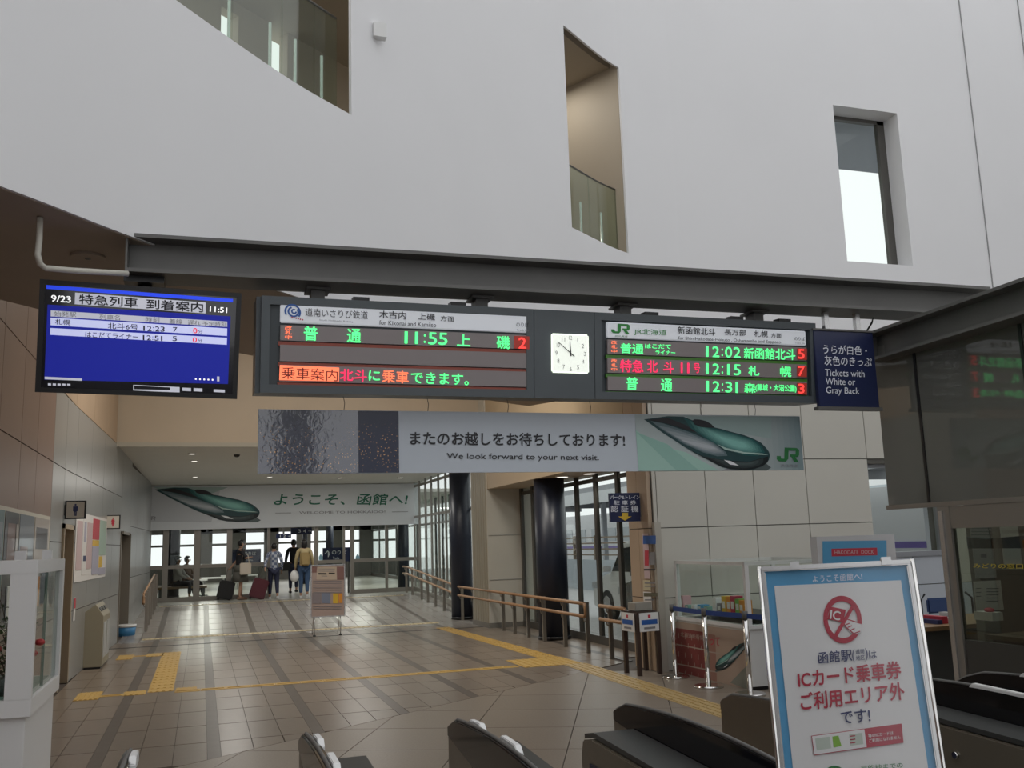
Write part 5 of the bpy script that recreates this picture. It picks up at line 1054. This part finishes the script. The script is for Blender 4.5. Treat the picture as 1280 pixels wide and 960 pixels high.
cm = (L1+L3)/2; t = B().ob(cm+V((0, 0, Ht+.075)), (L3-L2).normalized(), (0, 0, 1), (L1-L2).normalized(), (L3-L2).length*.85, .10, .2).build('ticket_validator', mat('device_gray', (.34, .32, .28), .4), None, label='small gray parking ticket machine on the dark stand', cat='machine', bevel=.006)
# glass kiosk case
ky0, ky1, kx0, kx1 = 9.5, 11.2, 5.82, 7.3; kc = thing('glass_showcase', 'white glass showcase with a brick and train print on its front', 'display case', (kx0, ky0, 0))
B().box(kx0+.02, kx1, ky0+.02, ky1, .0, .04).build('plinth', black, kc); B().box(kx0+.01, kx1, ky0+.01, ky1, .04, .66).build('cabinet', white, kc); B().box(kx0-.01, kx1+.01, ky0-.01, ky1+.01, .66, .70).build('deck', white, kc)
for (xa, ya) in ((kx0, ky0), (kx0, ky1-.05), (kx1-.05, ky0), (kx1-.05, ky1-.05)): B().box(xa, xa+.05, ya, ya+.05, .70, 1.37).build('corner_post', white, kc)
B().box(kx0, kx1, ky0, ky1, 1.36, 1.40).build('glass_top', glass, kc); sframe(Sheet(((kx0+kx1)/2, (ky0+ky1)/2, 1.38), (1, 0, 0), (0, 1, 0), (0, 0, 1)), -(kx1-kx0)/2, (kx1-kx0)/2, -(ky1-ky0)/2, (ky1-ky0)/2, .05, -.02, .02).build('top_frame', white, kc)
B().box(kx0+.01, kx0+.016, ky0+.05, ky1-.05, .70, 1.36).build('glass_pane', glass, kc); B().box(kx0+.05, kx1-.05, ky0+.01, ky0+.016, .70, 1.36).build('glass_pane', glass, kc)
B().box(kx0+.03, kx0+.8, ky0+.08, ky1-.15, .76, .785).build('shelf', mat('shelf_dark', (.05, .05, .045), .5), kc)
P = Print(vsheet_xr(kx0+.009)); zK = zz(840, 770, 9.6)
bk = mat('print_brick', (.24, .05, .045), .5); mo = mat('print_mortar', (.45, .36, .30), .5); tanp = mat('print_tan', (.45, .34, .27), .5)
P.poly(tanp, [zK(30, 60), zK(930, 190), zK(930, 900), zK(60, 690)], .5)
P.poly(bk, [zK(35, 140), zK(400, 195), zK(420, 770), zK(60, 680)], 1); P.poly(mat('print_fade', (.36, .19, .15), .5), [zK(405, 205), zK(520, 230), zK(540, 800), zK(425, 770)], 1)
for (x0, y0, x1, y1) in ((45, 330, 400, 400), (60, 565, 410, 635), (410, 415, 640, 455), (420, 645, 560, 670)): P.poly(mo, [zK(x0, y0), zK(x1, y1), zK(x1, y1+14), zK(x0, y0+14)], 1.6)
for r in range(5):
    for q in range(5): x = 80+q*78+(r % 2)*36; y = 205+r*110+q*13; P.poly(mo, [zK(x, y), zK(x+5, y+1), zK(x+5, y+60), zK(x, y+59)], 1.5)
P.text(mo, '北海道新幹線', zK(105, 185), zK(385, 235), zK(105, 245), 2, 0); P.text(redi, 'って', zK(455, 240), zK(575, 262), zK(455, 345), 2, .01)
P.poly(mat('print_track', (.25, .26, .22), .5), [zK(700, 800), zK(930, 560), zK(930, 895)], 1.2)
fk = lambda a, b: zK(520+(1075-a)*.78, 830-(a-515)*.02-(b-92)*1.0+ (a-515)*-.25+ -0) if False else zK(525+(1070-a)*.75, 600+(b-262)*1.05-(1070-a)*.22+(.0))
train(P, fk, 2.2); P.done(kc)
rnd = random.Random(5); prods = [('ink_pink', 'pink'), ('ink_red', 'red'), ('ink_orange', 'orange'), ('ink_yellow', 'yellow'), ('ink_aqua', 'aqua'), ('ink_white', 'white'), ('ink_lime', 'green'), ('ink_sky', 'blue')]
spots = [(858, 'ink_pink', .16, 'pink souvenir box, leftmost in the showcase'), (864, 'ink_aqua', .05, 'flat aqua box beside the pink one'), (872, 'ink_white', .06, 'flat white box in the left half of the showcase'), (880, 'ink_sky', .07, 'flat blue box left of the white card'), (888, 'ink_aqua', .06, 'thin aqua box just left of the white card'), (899, 'ink_white', .17, 'white upright card in the middle of the showcase'),
         (905, 'ink_gray', .11, 'gray box right of the white card'), (911, 'ink_yellow', .20, 'tall yellow box topped in red'), (917, 'ink_orange', .20, 'orange box beside the yellow one'), (922, 'ink_red', .21, 'red topped box in the right half'), (928, 'ink_lime', .18, 'green box near the right post'), (933, 'ink_orange', .17, 'orange box against the right post of the showcase')]
for (px, mn, h_, lab) in spots:
    p = atx(px, 770, kx0+.18); t = thing('souvenir_box', lab, 'box', (p.x, p.y, .786), 'souvenir boxes in the showcase'); B().box(p.x-.06, p.x+.06, p.y-.045, p.y+.045, .786, .786+h_).build('carton', MATS[mn], t); B().box(p.x-.061, p.x-.0605, p.y-.03, p.y+.03, .786+h_*.3, .786+h_*.7).build('label_patch', paper, t)
# stanchions
tops = [atz(845, 847, 0), atz(886, 859, 0), atz(938, 869, 0)]; ext = tops[2]+(tops[2]-tops[1])*1.0; blt = mat('belt_blue', (.02, .06, .26), .5)
lst = ['chrome belt post nearest the peach wall corner', 'chrome belt post in the middle of the row before the showcase', 'chrome belt post at the right corner of the showcase front']
for k, q in enumerate(tops):
    t = thing('stanchion', lst[k], 'stanchion', (q.x, q.y, 0)); q = V((q.x, q.y, 0)); B().cyl(q, q+V((0, 0, .025)), .17, 28, .16).build('base', chrome, t); B().cyl(q+V((0, 0, .02)), q+V((0, 0, .80)), .028, 16).build('pole', chrome, t); B().cyl(q+V((0, 0, .80)), q+V((0, 0, .88)), .034, 16).build('belt_head', steelg, t)
    nx = tops[k+1] if k < 2 else ext; d = (nx-q); L_ = d.length; d.normalize(); o = q+d*L_/2+V((0, 0, .83)); B().ob(o, d, (0, 0, 1), (d.y, -d.x, 0), L_-.07, .055, .004).build('belt', blt, t)
# dock sign behind
y = 9.05; sh = vsheet_y(y); a = sh.at((1020.5, 671)); c = sh.at((1124, 735)); t = thing('standing_sign', 'white framed sky blue sign with a red dock band behind the notice stand', 'sign', ((a.x+c.x)/2, y, 0))
B().box(a.x, c.x, y+.001, y+.12, c.z-.5, a.z).build('housing', mat('sign_box_white', (.60, .61, .63), .4), t); B().box(a.x, c.x, y+.001, y+.12, 0, c.z-.5).build('base', steelg, t); P = Print(sh)
P.poly(sky, [(1028, 676.5), (1108, 675.5), (1109, 735), (1029, 735)], 1); P.poly(redi, [(1039, 686), (1096, 684.5), (1096.5, 694), (1039.5, 695.5)], 2); P.text(pk, 'HAKODATE  DOCK', (1043, 688), (1092, 687.2), (1043, 693), 3, .005); P.done(t)
# ================================================================= OFFICE
of = struct('window_6', B().box(5.285, 5.33, 2.2, 6.42, 1.865, 1.90), framem, 'ticket office glass front on the right')
ys_ = [6.42, 5.95, 4.93, 3.9, 2.9]
for a_, c_ in zip(ys_[1:], ys_[:-1]): B().box(5.305, 5.313, a_+.008, c_-.008, 1.90, 3.09).build('upper_pane', mat('upper_pane_gray', (.15, .152, .135), .04, spec=.6), of)
for y in ys_[1:4]: B().box(5.296, 5.322, y-.012, y+.012, 1.90, 3.09).build('pane_joint', black, of)
B().box(5.285, 5.335, 5.74, 5.86, 0, 1.864).build('frame_post', framem, of); B().box(5.27, 5.30, 5.80, 5.84, 0, 1.83).build('frame_post', alu, of); B().box(5.29, 5.33, 2.2, 5.74, 1.70, 1.862).build('head_rail', framem, of)
B().box(5.305, 5.313, 2.2, 5.74, .9, 1.72).build('lower_pane', officeglass, of); B().box(5.29, 5.34, 2.2, 5.72, 0, .9).build('lower_panel', mat('office_dark', (.05, .05, .045), .4), of)
b = B(); b.box(7.6, 7.75, 2, 7.6, 0, 3.1); b.box(5.34, 7.6, 1.95, 2.1, 0, 3.1); b.box(6.52, 7.6, 6.8, 6.9, 0, 3.1); struct('wall_office', b, mat('office_wall', (.20, .20, .18), .6), 'dim wall inside the ticket office')
b = B(); b.box(5.28, 7.75, 2, 6.45, 3.10, 3.2); struct('ceiling_office', b, mat('office_wall'), 'office ceiling')
oc = thing('office_counter', 'dim counter behind the ticket office glass', 'counter', (6.5, 5.0, 0)); B().box(5.45, 7.5, 4.4, 5.7, .90, .93).build('counter_top', mat('counter_dark', (.16, .12, .08), .5), oc); B().box(5.5, 7.5, 4.5, 5.68, .0, .898).build('counter_body', mat('office_dark'), oc)
def glassitem(px0, px1, py0, py1, y, m, lab, pr=()):
    sh = vsheet_y(y); a = sh.at((px0, py0)); c = sh.at((px1, py1)); t = thing('notice', lab, 'notice', ((a.x+c.x)/2, y, c.z)); B().box(a.x, c.x, y+.001, y+.004, c.z, a.z).build('sheet', m, t)
    P = Print(sh)
    for q in pr: P.poly(tx_g, [(q[0], q[2]), (q[1], q[2]), (q[1], q[3]), (q[0], q[3])], 1.5)
    P.done(t)
dp = mat('paper_dim', (.75, .75, .71), .6)
glassitem(1217, 1255, 727, 762, 6.78, dp, 'large white notice inside the ticket office, lower one', [(1233, 1248, 735+4*k, 736+4*k) for k in range(5)]+[(1220, 1226, 735+5*k, 736+5*k) for k in range(3)])
glassitem(1212, 1246, 652, 722, 6.78, mat('paper_gray', (.5, .5, .49), .6), 'tall gray notice inside the ticket office, upper one', [(1214, 1240, 656+4*k, 657+4*k) for k in range(5)]+[(1226, 1233, 692, 697)])
glassitem(1249, 1278, 652, 705, 6.78, dp, 'pale notice behind the hanging ship model')
# hanging boat model
q = aty(1245, 678, 5.2); bt = thing('ship_model', 'dark teal model boat hanging behind the office glass', 'model', (6.0, 5.2, 1.45)); cc_ = atx(1245, 679, 6.0)
hull = []
for i in range(9):
    s_ = (i/8-.5)*2; w_ = .085*(1-abs(s_)**2.2)+.004; hull.append((s_, w_))
g = B()
for (A_, C_) in zip(hull[:-1], hull[1:]):
    (s0, w0), (s1, w1) = A_, C_; yv = lambda s_: cc_.y+s_*.30
    g.hexa([(cc_.x-w0*.3, yv(s0), cc_.z-.04), (cc_.x+w0*.3, yv(s0), cc_.z-.04), (cc_.x+w1*.3, yv(s1), cc_.z-.04), (cc_.x-w1*.3, yv(s1), cc_.z-.04)], [(cc_.x-w0, yv(s0), cc_.z+.035+.02*abs(s0)), (cc_.x+w0, yv(s0), cc_.z+.035+.02*abs(s0)), (cc_.x+w1, yv(s1), cc_.z+.035+.02*abs(s1)), (cc_.x-w1, yv(s1), cc_.z+.035+.02*abs(s1))])
g.build('hull', mat('hull_teal', (.015, .04, .045), .5), bt); B().tube([cc_+V((0, .05, .04)), cc_+V((0, .12, .6)), cc_+V((0, .12, 1.3))], .003, 4).build('string', ink, bt)
P = Print(vsheet_xr(5.303)); P.text(mat('letter_yellow', (.5, .4, .04), .5), 'みどりの窓口', (1217, 704), (1279, 705), (1217, 710), 1, .01)
P.done(of)
q = atx(1239, 806, 6.3); t = thing('tissue_box', 'pale box with a red thing on the office counter', 'box', (q.x, q.y, .931)); B().box(q.x-.05, q.x+.06, q.y-.10, q.y+.10, .931, 1.0).build('carton', dp, t); B().sph((q.x, q.y-.02, 1.015), .035, (1, 1.4, .6), 8, 6).build('red_top', redi, t)
area('office_lamp', (6.3, 5.6, 3.05), .5, 8)
# desk area seen left of the frame post
dk = thing('desk', 'wood edged desk beyond the ticket office corner', 'desk', (7.3, 8.2, 0)); B().box(6.1, 8.2, 7.75, 8.7, .72, .76).build('desk_top', mat('desk_oak', (.36, .22, .11), .4), dk); B().box(6.15, 8.15, 7.82, 8.65, 0, .72).build('desk_body', mat('desk_gray', (.12, .125, .12), .5), dk)
for k, (px, w_, h_, mn, lab) in enumerate(((1158, .2, .04, 'ink_navy', 'dark flat book on the desk, leftmost'), (1166, .25, .07, 'ink_red', 'red book in the pile on the desk'), (1177, .3, .05, 'paper_white', 'white papers beside the red book'), (1188, .25, .09, 'paper_gray', 'gray stack at the right of the desk'))):
    p = aty(px, 785, 8.1); w_ *= .3; B().box(p.x-w_/2, p.x+w_/2, 7.9+k*.02, 8.2, .761, .761+h_).build('book', MATS[mn], None, label=lab, cat='book')
cx_ = aty(1178, 770, 9.6); ch = thing('office_chair', 'blue chair with dark tube frame behind the desk', 'chair', (cx_.x, 9.6, 0)); cb = mat('chair_blue', (.03, .06, .16), .7)
B().box(cx_.x-.28, cx_.x+.28, 9.5, 9.55, .70, .88).build('backrest', cb, ch, bevel=.02); B().box(cx_.x-.35, cx_.x+.35, 9.55, 10.0, .42, .48).build('seat', cb, ch, bevel=.02)
for sx in (-.38, .38): B().tube([(cx_.x+sx, 9.5, 0), (cx_.x+sx, 9.5, .86), (cx_.x+sx*.8, 9.52, .93)], .014, 6).build('leg', black, ch); B().tube([(cx_.x+sx, 10, 0), (cx_.x+sx, 10, .45)], .014, 6).build('leg', black, ch)
# ================================================================= NOTICE STAND (A frame poster)
ty, tt, tr_ = math.radians(-34), math.radians(-9.2), math.radians(1.65)
u0 = V((math.cos(ty), math.sin(ty), 0)); n0 = V((math.sin(ty), -math.cos(ty), 0)); v1 = V((0, 0, 1))*math.cos(tt)+n0*math.sin(tt); n1 = n0*math.cos(tt)-V((0, 0, 1))*math.sin(tt); u2 = u0*math.cos(tr_)+v1*math.sin(tr_); v2 = v1*math.cos(tr_)-u0*math.sin(tr_)
AC = V((1.60, 2.16, 1.35)); d = ray(1060, 832); AC = EYE+d*(2.45/(d.dot(RW @ V((0, 0, -1))))); SA = Sheet(AC, u2, v2, n1)
cs = [loc(SA, p) for p in ((950, 709), (1139, 699), (1178, 960), (974, 960))]; A0 = (cs[0][0]+cs[3][0])/2; A1 = (cs[1][0]+cs[2][0])/2; Bt = (cs[0][1]+cs[1][1])/2; Bb = Bt-1.05
an = thing('poster_stand', 'aluminium framed poster stand with a sky blue bordered no IC card notice', 'poster stand', (AC.x, AC.y, 0))
sbox(SA, A0+.004, A1-.004, Bb+.004, Bt-.004, -.018, -.004).build('poster_board', sky, an); sframe(SA, A0, A1, Bb, Bt, .014, -.022, .008).build('frame', alu, an, bevel=.003)
B().tube([SA.uv(A0-.002, Bt, 3), SA.uv(A0-.002, Bb, 3)], .006, 8).build('frame_tube', chrome, an); B().tube([SA.uv(A1+.002, Bt, 3), SA.uv(A1+.002, Bb, 3)], .006, 8).build('frame_tube', chrome, an)
for px in ((993, 704), (1107, 699)): c = loc(SA, px); sbox(SA, c[0]-.012, c[0]+.012, Bt-.012, Bt+.008, -.03, .014).build('clip', alu, an)
for a in (A0+.01, A1-.01): p = SA.uv(a, Bb); B().tube([p+V((0, 0, .02)), V((p.x-n1.x*-.03, p.y-n1.y*-.03, .0))], .012, 8).build('leg', alu, an); p2 = SA.uv(a, Bt-.1)-n1*.03; e = SA.uv(a, Bb)-V((n1.x, n1.y, 0))*.42; B().tube([p2, V((e.x, e.y, 0))], .01, 8).build('rear_leg', alu, an)
P = Print(SA); zS = zz(930, 680, 3.427); nvt = mat('ink_navy'); rdt = mat('ink_crimson', (.46, .03, .06), .45)
q0, q1, q3 = zS(130, 182), zS(672, 152), zS(212, 960)
p0 = loc(SA, q0); p1 = loc(SA, q1); a0_ = p0[0]; a1_ = p1[0]; tp = (p0[1]+p1[1])/2; sbox(SA, a0_, a1_, Bb+.03, tp, -.004, -.001).build('white_sheet', paper, an)
T = lambda m, s, tl, tr, bl, L=3, off=0: P.text(m, s, tl, tr, bl, L, off)
T(whs, 'ようこそ函館へ!', zS(293, 136), zS(505, 124), zS(295, 166), 2, .005)
P.ring(rdt, zS(422, 324), (82/3.427, -4/3.427), (8/3.427, 102/3.427), .77, 0, 360, 1.5, 'emblem', 40)
P.poly(rdt, [zS(370, 268), zS(436, 282), zS(424, 336), zS(358, 322)], 1.5, 'emblem'); T(paper, 'IC', zS(372, 283), zS(414, 291), zS(368, 320), 2.2, .03)
P.poly(rdt, [zS(464, 256), zS(477, 264), zS(398, 400), zS(384, 392)], 2.6, 'emblem')
hand_ = [zS(424, 336), zS(440, 322), zS(470, 330), zS(503, 342), zS(500, 380), zS(478, 386), zS(455, 380), zS(436, 360)]
P.poly(paper, hand_, 1.9, 'emblem')
for (p_, q_) in ((( 440, 322), (503, 342)), ((424, 336), (440, 360)), ((440, 360), (470, 384)), ((470, 384), (497, 374)), ((436, 346), (452, 340)), ((444, 358), (462, 350)), ((456, 370), (474, 362)), ((424, 336), (440, 322))):
    d = V((q_[0]-p_[0], q_[1]-p_[1])); d.normalize(); e = V((-d.y, d.x))*2.2; P.poly(rdt, [zS(p_[0]+e.x, p_[1]+e.y), zS(q_[0]+e.x, q_[1]+e.y), zS(q_[0]-e.x, q_[1]-e.y), zS(p_[0]-e.x, p_[1]-e.y)], 2.3, 'emblem')
T(nvt, '函館駅', zS(316, 464), zS(460, 450), zS(320, 514), 2, .012); T(nvt, '(', zS(462, 452), zS(473, 451), zS(464, 508), 2); T(nvt, '道南', zS(477, 452), zS(514, 448), zS(479, 472), 2, .01); T(nvt, '地区', zS(479, 479), zS(516, 475), zS(481, 499), 2, .01); T(nvt, ')', zS(517, 447), zS(529, 446), zS(519, 503), 2); T(nvt, 'は', zS(534, 458), zS(566, 455), zS(537, 492), 2, .015)
T(rdt, 'ICカード乗車券', zS(229, 545), zS(669, 502), zS(235, 618), 2, .022); T(rdt, 'ご利用エリア外', zS(240, 640), zS(683, 592), zS(247, 714), 2, .022); T(nvt, 'です!', zS(413, 716), zS(537, 705), zS(418, 772), 2, .018)
zT_ = zz(980, 890, 6.4); P.poly(rdt, [zT_(218, 190), zT_(940, 92), zT_(956, 245), zT_(240, 347)], 1.2); P.poly(paper, [zT_(224, 194), zT_(642, 137), zT_(662, 280), zT_(244, 341)], 1.5)
P.poly(mat('card_pale', (.55, .62, .55), .5), [zT_(248, 212), zT_(366, 196), zT_(378, 290), zT_(262, 306)], 1.8); P.poly(mat('card_green', (.25, .5, .06), .5), [zT_(386, 196), zT_(436, 188), zT_(460, 272), zT_(396, 284)], 1.8); P.poly(mat('card_pale'), [zT_(520, 180), zT_(625, 166), zT_(634, 256), zT_(530, 270)], 1.8)
for k in range(3): P.poly(rdt, [zT_(528, 190+k*27), zT_(570, 185+k*27), zT_(571, 193+k*27), zT_(529, 198+k*27)], 2.1)
T(paper, '等のICカードは', zT_(672, 176), zT_(872, 150), zT_(676, 206), 2, .01); T(paper, 'ご利用になれません', zT_(678, 216), zT_(930, 184), zT_(682, 246), 2, .01)
T(grn, '目的地までの', zT_(620, 428), zT_(948, 402), zT_(622, 470), 2, .012); P.ring(grn, zT_(405, 480), (11, 0), (0, 8), 0, 180, 360, 2, 'print')
P.done(an)
sbox(SA, A0+.014, A1-.014, Bb+.014, Bt-.014, .006, .008).build('clear_cover', glassmat('poster_film', (.97, .97, .97), .05, .06), an)
# ================================================================= FARE GATES
finsteel = mat('fin_brown_steel', (.20, .17, .13), .25, .6); bodyst = mat('gate_steel', (.20, .175, .135), .3, .35); gtop = mat('gate_top', (.05, .052, .05), .4)
def arc(y):                      # top outline of a fin
    t = (y-2.75)/1.3; return .93+.075*math.sin(math.pi*min(1, .18+.62*t)) if t < .95 else .975-.03*(t-.95)/.05
def gate(x, side, lab, tabs, upper=gloss_black, lower=bodyst, y0=2.75, y1=4.05, dz=0):
    t = thing('fare_gate', lab, 'ticket gate', (x, 3.4, 0)); w_ = .04
    n_ = 12; yy = [y0+(y1-y0)*i/n_ for i in range(n_+1)]
    topz = [arc(y)+dz for y in yy]; low = [(.74+.165*max(0, (y-y0)/(y1-y0)))+dz for y in yy]
    B().prism([(x, y, z_) for y, z_ in zip(yy, topz)]+[(x, y, z_) for y, z_ in reversed(list(zip(yy, low)))], (w_, 0, 0)).build('upper_panel', upper, t, bevel=.004)
    B().prism([(x+.004, y0, 0)]+[(x+.004, y, z_) for y, z_ in zip(yy, low)]+[(x+.004, y1, 0)], (w_-.008, 0, 0)).build('lower_panel', lower, t)
    B().tube([(x+w_/2, y, z_+.002) for y, z_ in zip(yy, topz)], .008, 6).build('edge_rim', steelg, t)
    bx0, bx1 = (x+w_, x+w_+.20) if side == 'r' else (x-.20, x)
    e0, e1 = y0+.1, y1-.10
    prof = [(e0, 0), (e0, .78), (e0+.1, .84), (e1-.12, .88), (e1-.02, .86), (e1, .80), (e1, 0)]
    B().prism([(bx0+.002, y, z_+dz) for y, z_ in prof], (bx1-bx0-.004, 0, 0)).build('cabinet', bodyst, t, bevel=.005)
    tp = [(e0+.02, .79), (e0+.1, .845), (e1-.12, .885), (e1-.02, .865), (e1-.02, .885), (e1-.12, .905), (e0+.1, .865), (e0+.02, .81)]
    B().prism([(bx0+.012, y, z_+dz) for y, z_ in tp], (bx1-bx0-.016, 0, 0)).build('top_deck', gtop, t)
    sx = bx0-.004 if side == 'l' else bx1
    B().box(sx, sx+.006, e1-.42, e1-.10, .60+dz, .78+dz).build('display_window', navy, t)
    B().cyl((sx-.006, e1-.62, .76+dz), (sx+.006, e1-.62, .76+dz), .014, 12).build('lock', chrome, t)
    for (ya, yb_) in tabs:
        xa = x+w_-.008 if side == 'r' else x+.002; wd = .024
        B().prism([(xa, ya, arc(ya)+dz-.01), (xa, ya+.03, arc(ya+.03)+dz+.014), (xa, yb_-.03, arc(yb_-.03)+dz+.014), (xa, yb_, arc(yb_)+dz-.01), (xa, yb_, arc(yb_)+dz-.03), (xa, ya, arc(ya)+dz-.03)], (wd, 0, 0)).build('sensor_cover', white, t, bevel=.003)
    return t
G = 'fare gates across the passage mouth'
gx = lambda px, py, z_=1.0: atz(px, py, z_).x
TB = ((3.64, 3.84), (3.2, 3.42))
gate(-.255, 'r', 'leftmost fare gate, just its white sensor tabs above the picture edge', TB)
gate(.385, 'r', 'second fare gate from the left with two white sensor tabs', TB)
gate(1.00, 'r', 'third fare gate from the left, black panel over brown steel', TB)
gate(1.76, 'l', 'large black fare gate in the middle, left of the poster stand', ())
gate(2.30, 'r', 'plain brown steel fare gate panel behind the poster stand', (), finsteel, finsteel, 3.0, 4.05)
gate(3.17, 'l', 'black fare gate right of the poster stand with a long white tab', ((3.0, 3.45),), y0=2.45, dz=.02)
gate(3.70, 'l', 'fare gate nearest the ticket office', ((3.3, 3.7),), y1=4.15)
# ================================================================= OUTSIDE
b = B(); b.box(6.62, 60, 11.8, 27.2, -.3, -.05); b.box(8, 60, 27.2, 70, -.3, -.05); b.box(17.4, 60, -10, 11.8, -.3, -.05); struct('ground_outside', b, mat('asphalt', (.45, .45, .45), .8, noise=(8, .1)), 'gray asphalt outside the station')
# car
cg = mat('car_glass', (.02, .025, .03), .06)
def make_car(co, cw, lab):
    car = thing('car', lab, 'car', co)
    prof = [(0, .25), (-.02, .6), (.1, .85), (.9, 1.02), (1.0, 1.05), (1.62, 1.62), (1.9, 1.70), (4.1, 1.68), (4.4, 1.1), (4.45, .3), (4.3, .22), (.1, .22)]
    B().prism([(co.x+p, co.y, co.z+z_) for p, z_ in prof], (0, 1.7, 0)).build('body', cw, car, bevel=.05)
    B().prism([(co.x+p, co.y-.006, co.z+z_) for p, z_ in ((1.12, 1.06), (1.62, 1.54), (2.35, 1.60), (2.35, 1.06))], (0, .02, 0)).build('front_side_window', cg, car); B().prism([(co.x+p, co.y-.006, co.z+z_) for p, z_ in ((2.45, 1.06), (2.45, 1.60), (3.9, 1.58), (4.15, 1.1))], (0, .02, 0)).build('rear_side_window', cg, car)
    B().hexa([(co.x+1.0, co.y+.12, co.z+1.06), (co.x+1.56, co.y+.12, co.z+1.58), (co.x+1.56, co.y+1.58, co.z+1.58), (co.x+1.0, co.y+1.58, co.z+1.06)], [(co.x+.985, co.y+.12, co.z+1.075), (co.x+1.545, co.y+.12, co.z+1.595), (co.x+1.545, co.y+1.58, co.z+1.595), (co.x+.985, co.y+1.58, co.z+1.075)]).build('windscreen', cg, car)
    B().box(co.x-.035, co.x+.3, co.y-.01, co.y+.3, co.z+.66, co.z+.80).build('headlight', mat('lamp_clear', (.5, .52, .55), .1), car)
    for wx in (.82, 3.55):
        for wy in (-.02, 1.55): c = V((co.x+wx, co.y+wy, co.z+.32)); w0 = B().cyl(c, c+V((0, .18, 0)), .32, 24).build('wheel', mat('tyre', (.02, .02, .02), .7), car); B().cyl(c+V((0, -.012, 0)), c+V((0, .0, 0)), .2, 16).build('hub', alu, w0)
    B().box(co.x+1.0, co.x+1.12, co.y-.2, co.y-.02, co.z+1.05, co.z+1.17).build('door_mirror', cw, car)
    car.rotation_euler = (0, 0, -math.pi/2)
make_car(V((8.56, 20.5, -.05)), mat('car_white', (.80, .81, .82), .25, coat=.8), 'white car outside the recess glass, its front wheel in view')
make_car(V((7.95, 17.7, -.05)), mat('car_black', (.02, .021, .024), .15, coat=.8), 'black car parked nearer, half hidden by the peach wall')
# low wall and railing
B().box(13, 13.3, 19, 45, -.05, 1.0).build('boundary_wall', mat('concrete_blue', (.42, .46, .50), .7), None, label='pale concrete boundary wall outside behind the car', cat='wall')
rl = thing('platform_fence', 'brown railing on the boundary wall outside', 'fence', (13.15, 26, 1.0))
for z_ in (1.15, 1.35, 1.55, 1.75): B().box(13.1, 13.16, 19, 45, z_, z_+.05).build('fence_bar', mat('fence_brown', (.22, .17, .12), .6), rl)
for k in range(13): B().box(13.08, 13.18, 19+k*2, 19.08+k*2, 1.0, 1.85).build('fence_post', mat('fence_brown'), rl)
cp = thing('platform_canopy', 'gray steel platform canopy outside on posts', 'canopy', (17, 26, -.05)); st2 = mat('canopy_steel', (.30, .31, .33), .6)
B().box(14.5, 20, 12, 60, 3.5, 3.75).build('canopy_roof', st2, cp); B().box(14.45, 14.55, 12, 60, 3.1, 3.55).build('fascia', mat('fascia_white', (.6, .62, .64), .5), cp)
for k in range(9): B().box(16.9, 17.1, 14+k*5, 14.2+k*5, -.05, 3.5).build('canopy_post', mat('post_white', (.55, .58, .62), .5), cp); B().box(14.5, 20, 14.05+k*5, 14.15+k*5, 3.25, 3.5).build('cross_beam', st2, cp)
tr_o = thing('train_carriage', 'white train carriage with a purple stripe beyond the platform', 'train', (22, 30, -.05)); B().box(21, 24, 12.5, 60, .3, 3.1).build('carriage_body', mat('carriage_white', (.9, .91, .92), .4), tr_o); B().box(20.97, 21, 12.5, 60, 1.14, 1.34).build('purple_stripe', mat('stripe_purple', (.16, .10, .45), .4), tr_o)
for k in range(9, 22): B().box(20.97, 21, 13.2+k*2.1, 14.4+k*2.1, 1.6, 2.3).build('carriage_window', mat('carriage_glass', (.45, .50, .53), .2), tr_o)
b2 = thing('white_building', 'pale building beyond the tracks', 'building', (32, 34, 0)); B().box(30, 36, 20, 60, -.05, 4.6).build('walls', mat('far_white', (.9, .9, .9), .7), b2)
for k in range(13):
    for z_ in (1.0, 2.8): B().box(29.96, 30, 21+k*3, 22.6+k*3, z_, z_+1.0).build('window', mat('carriage_glass'), b2)
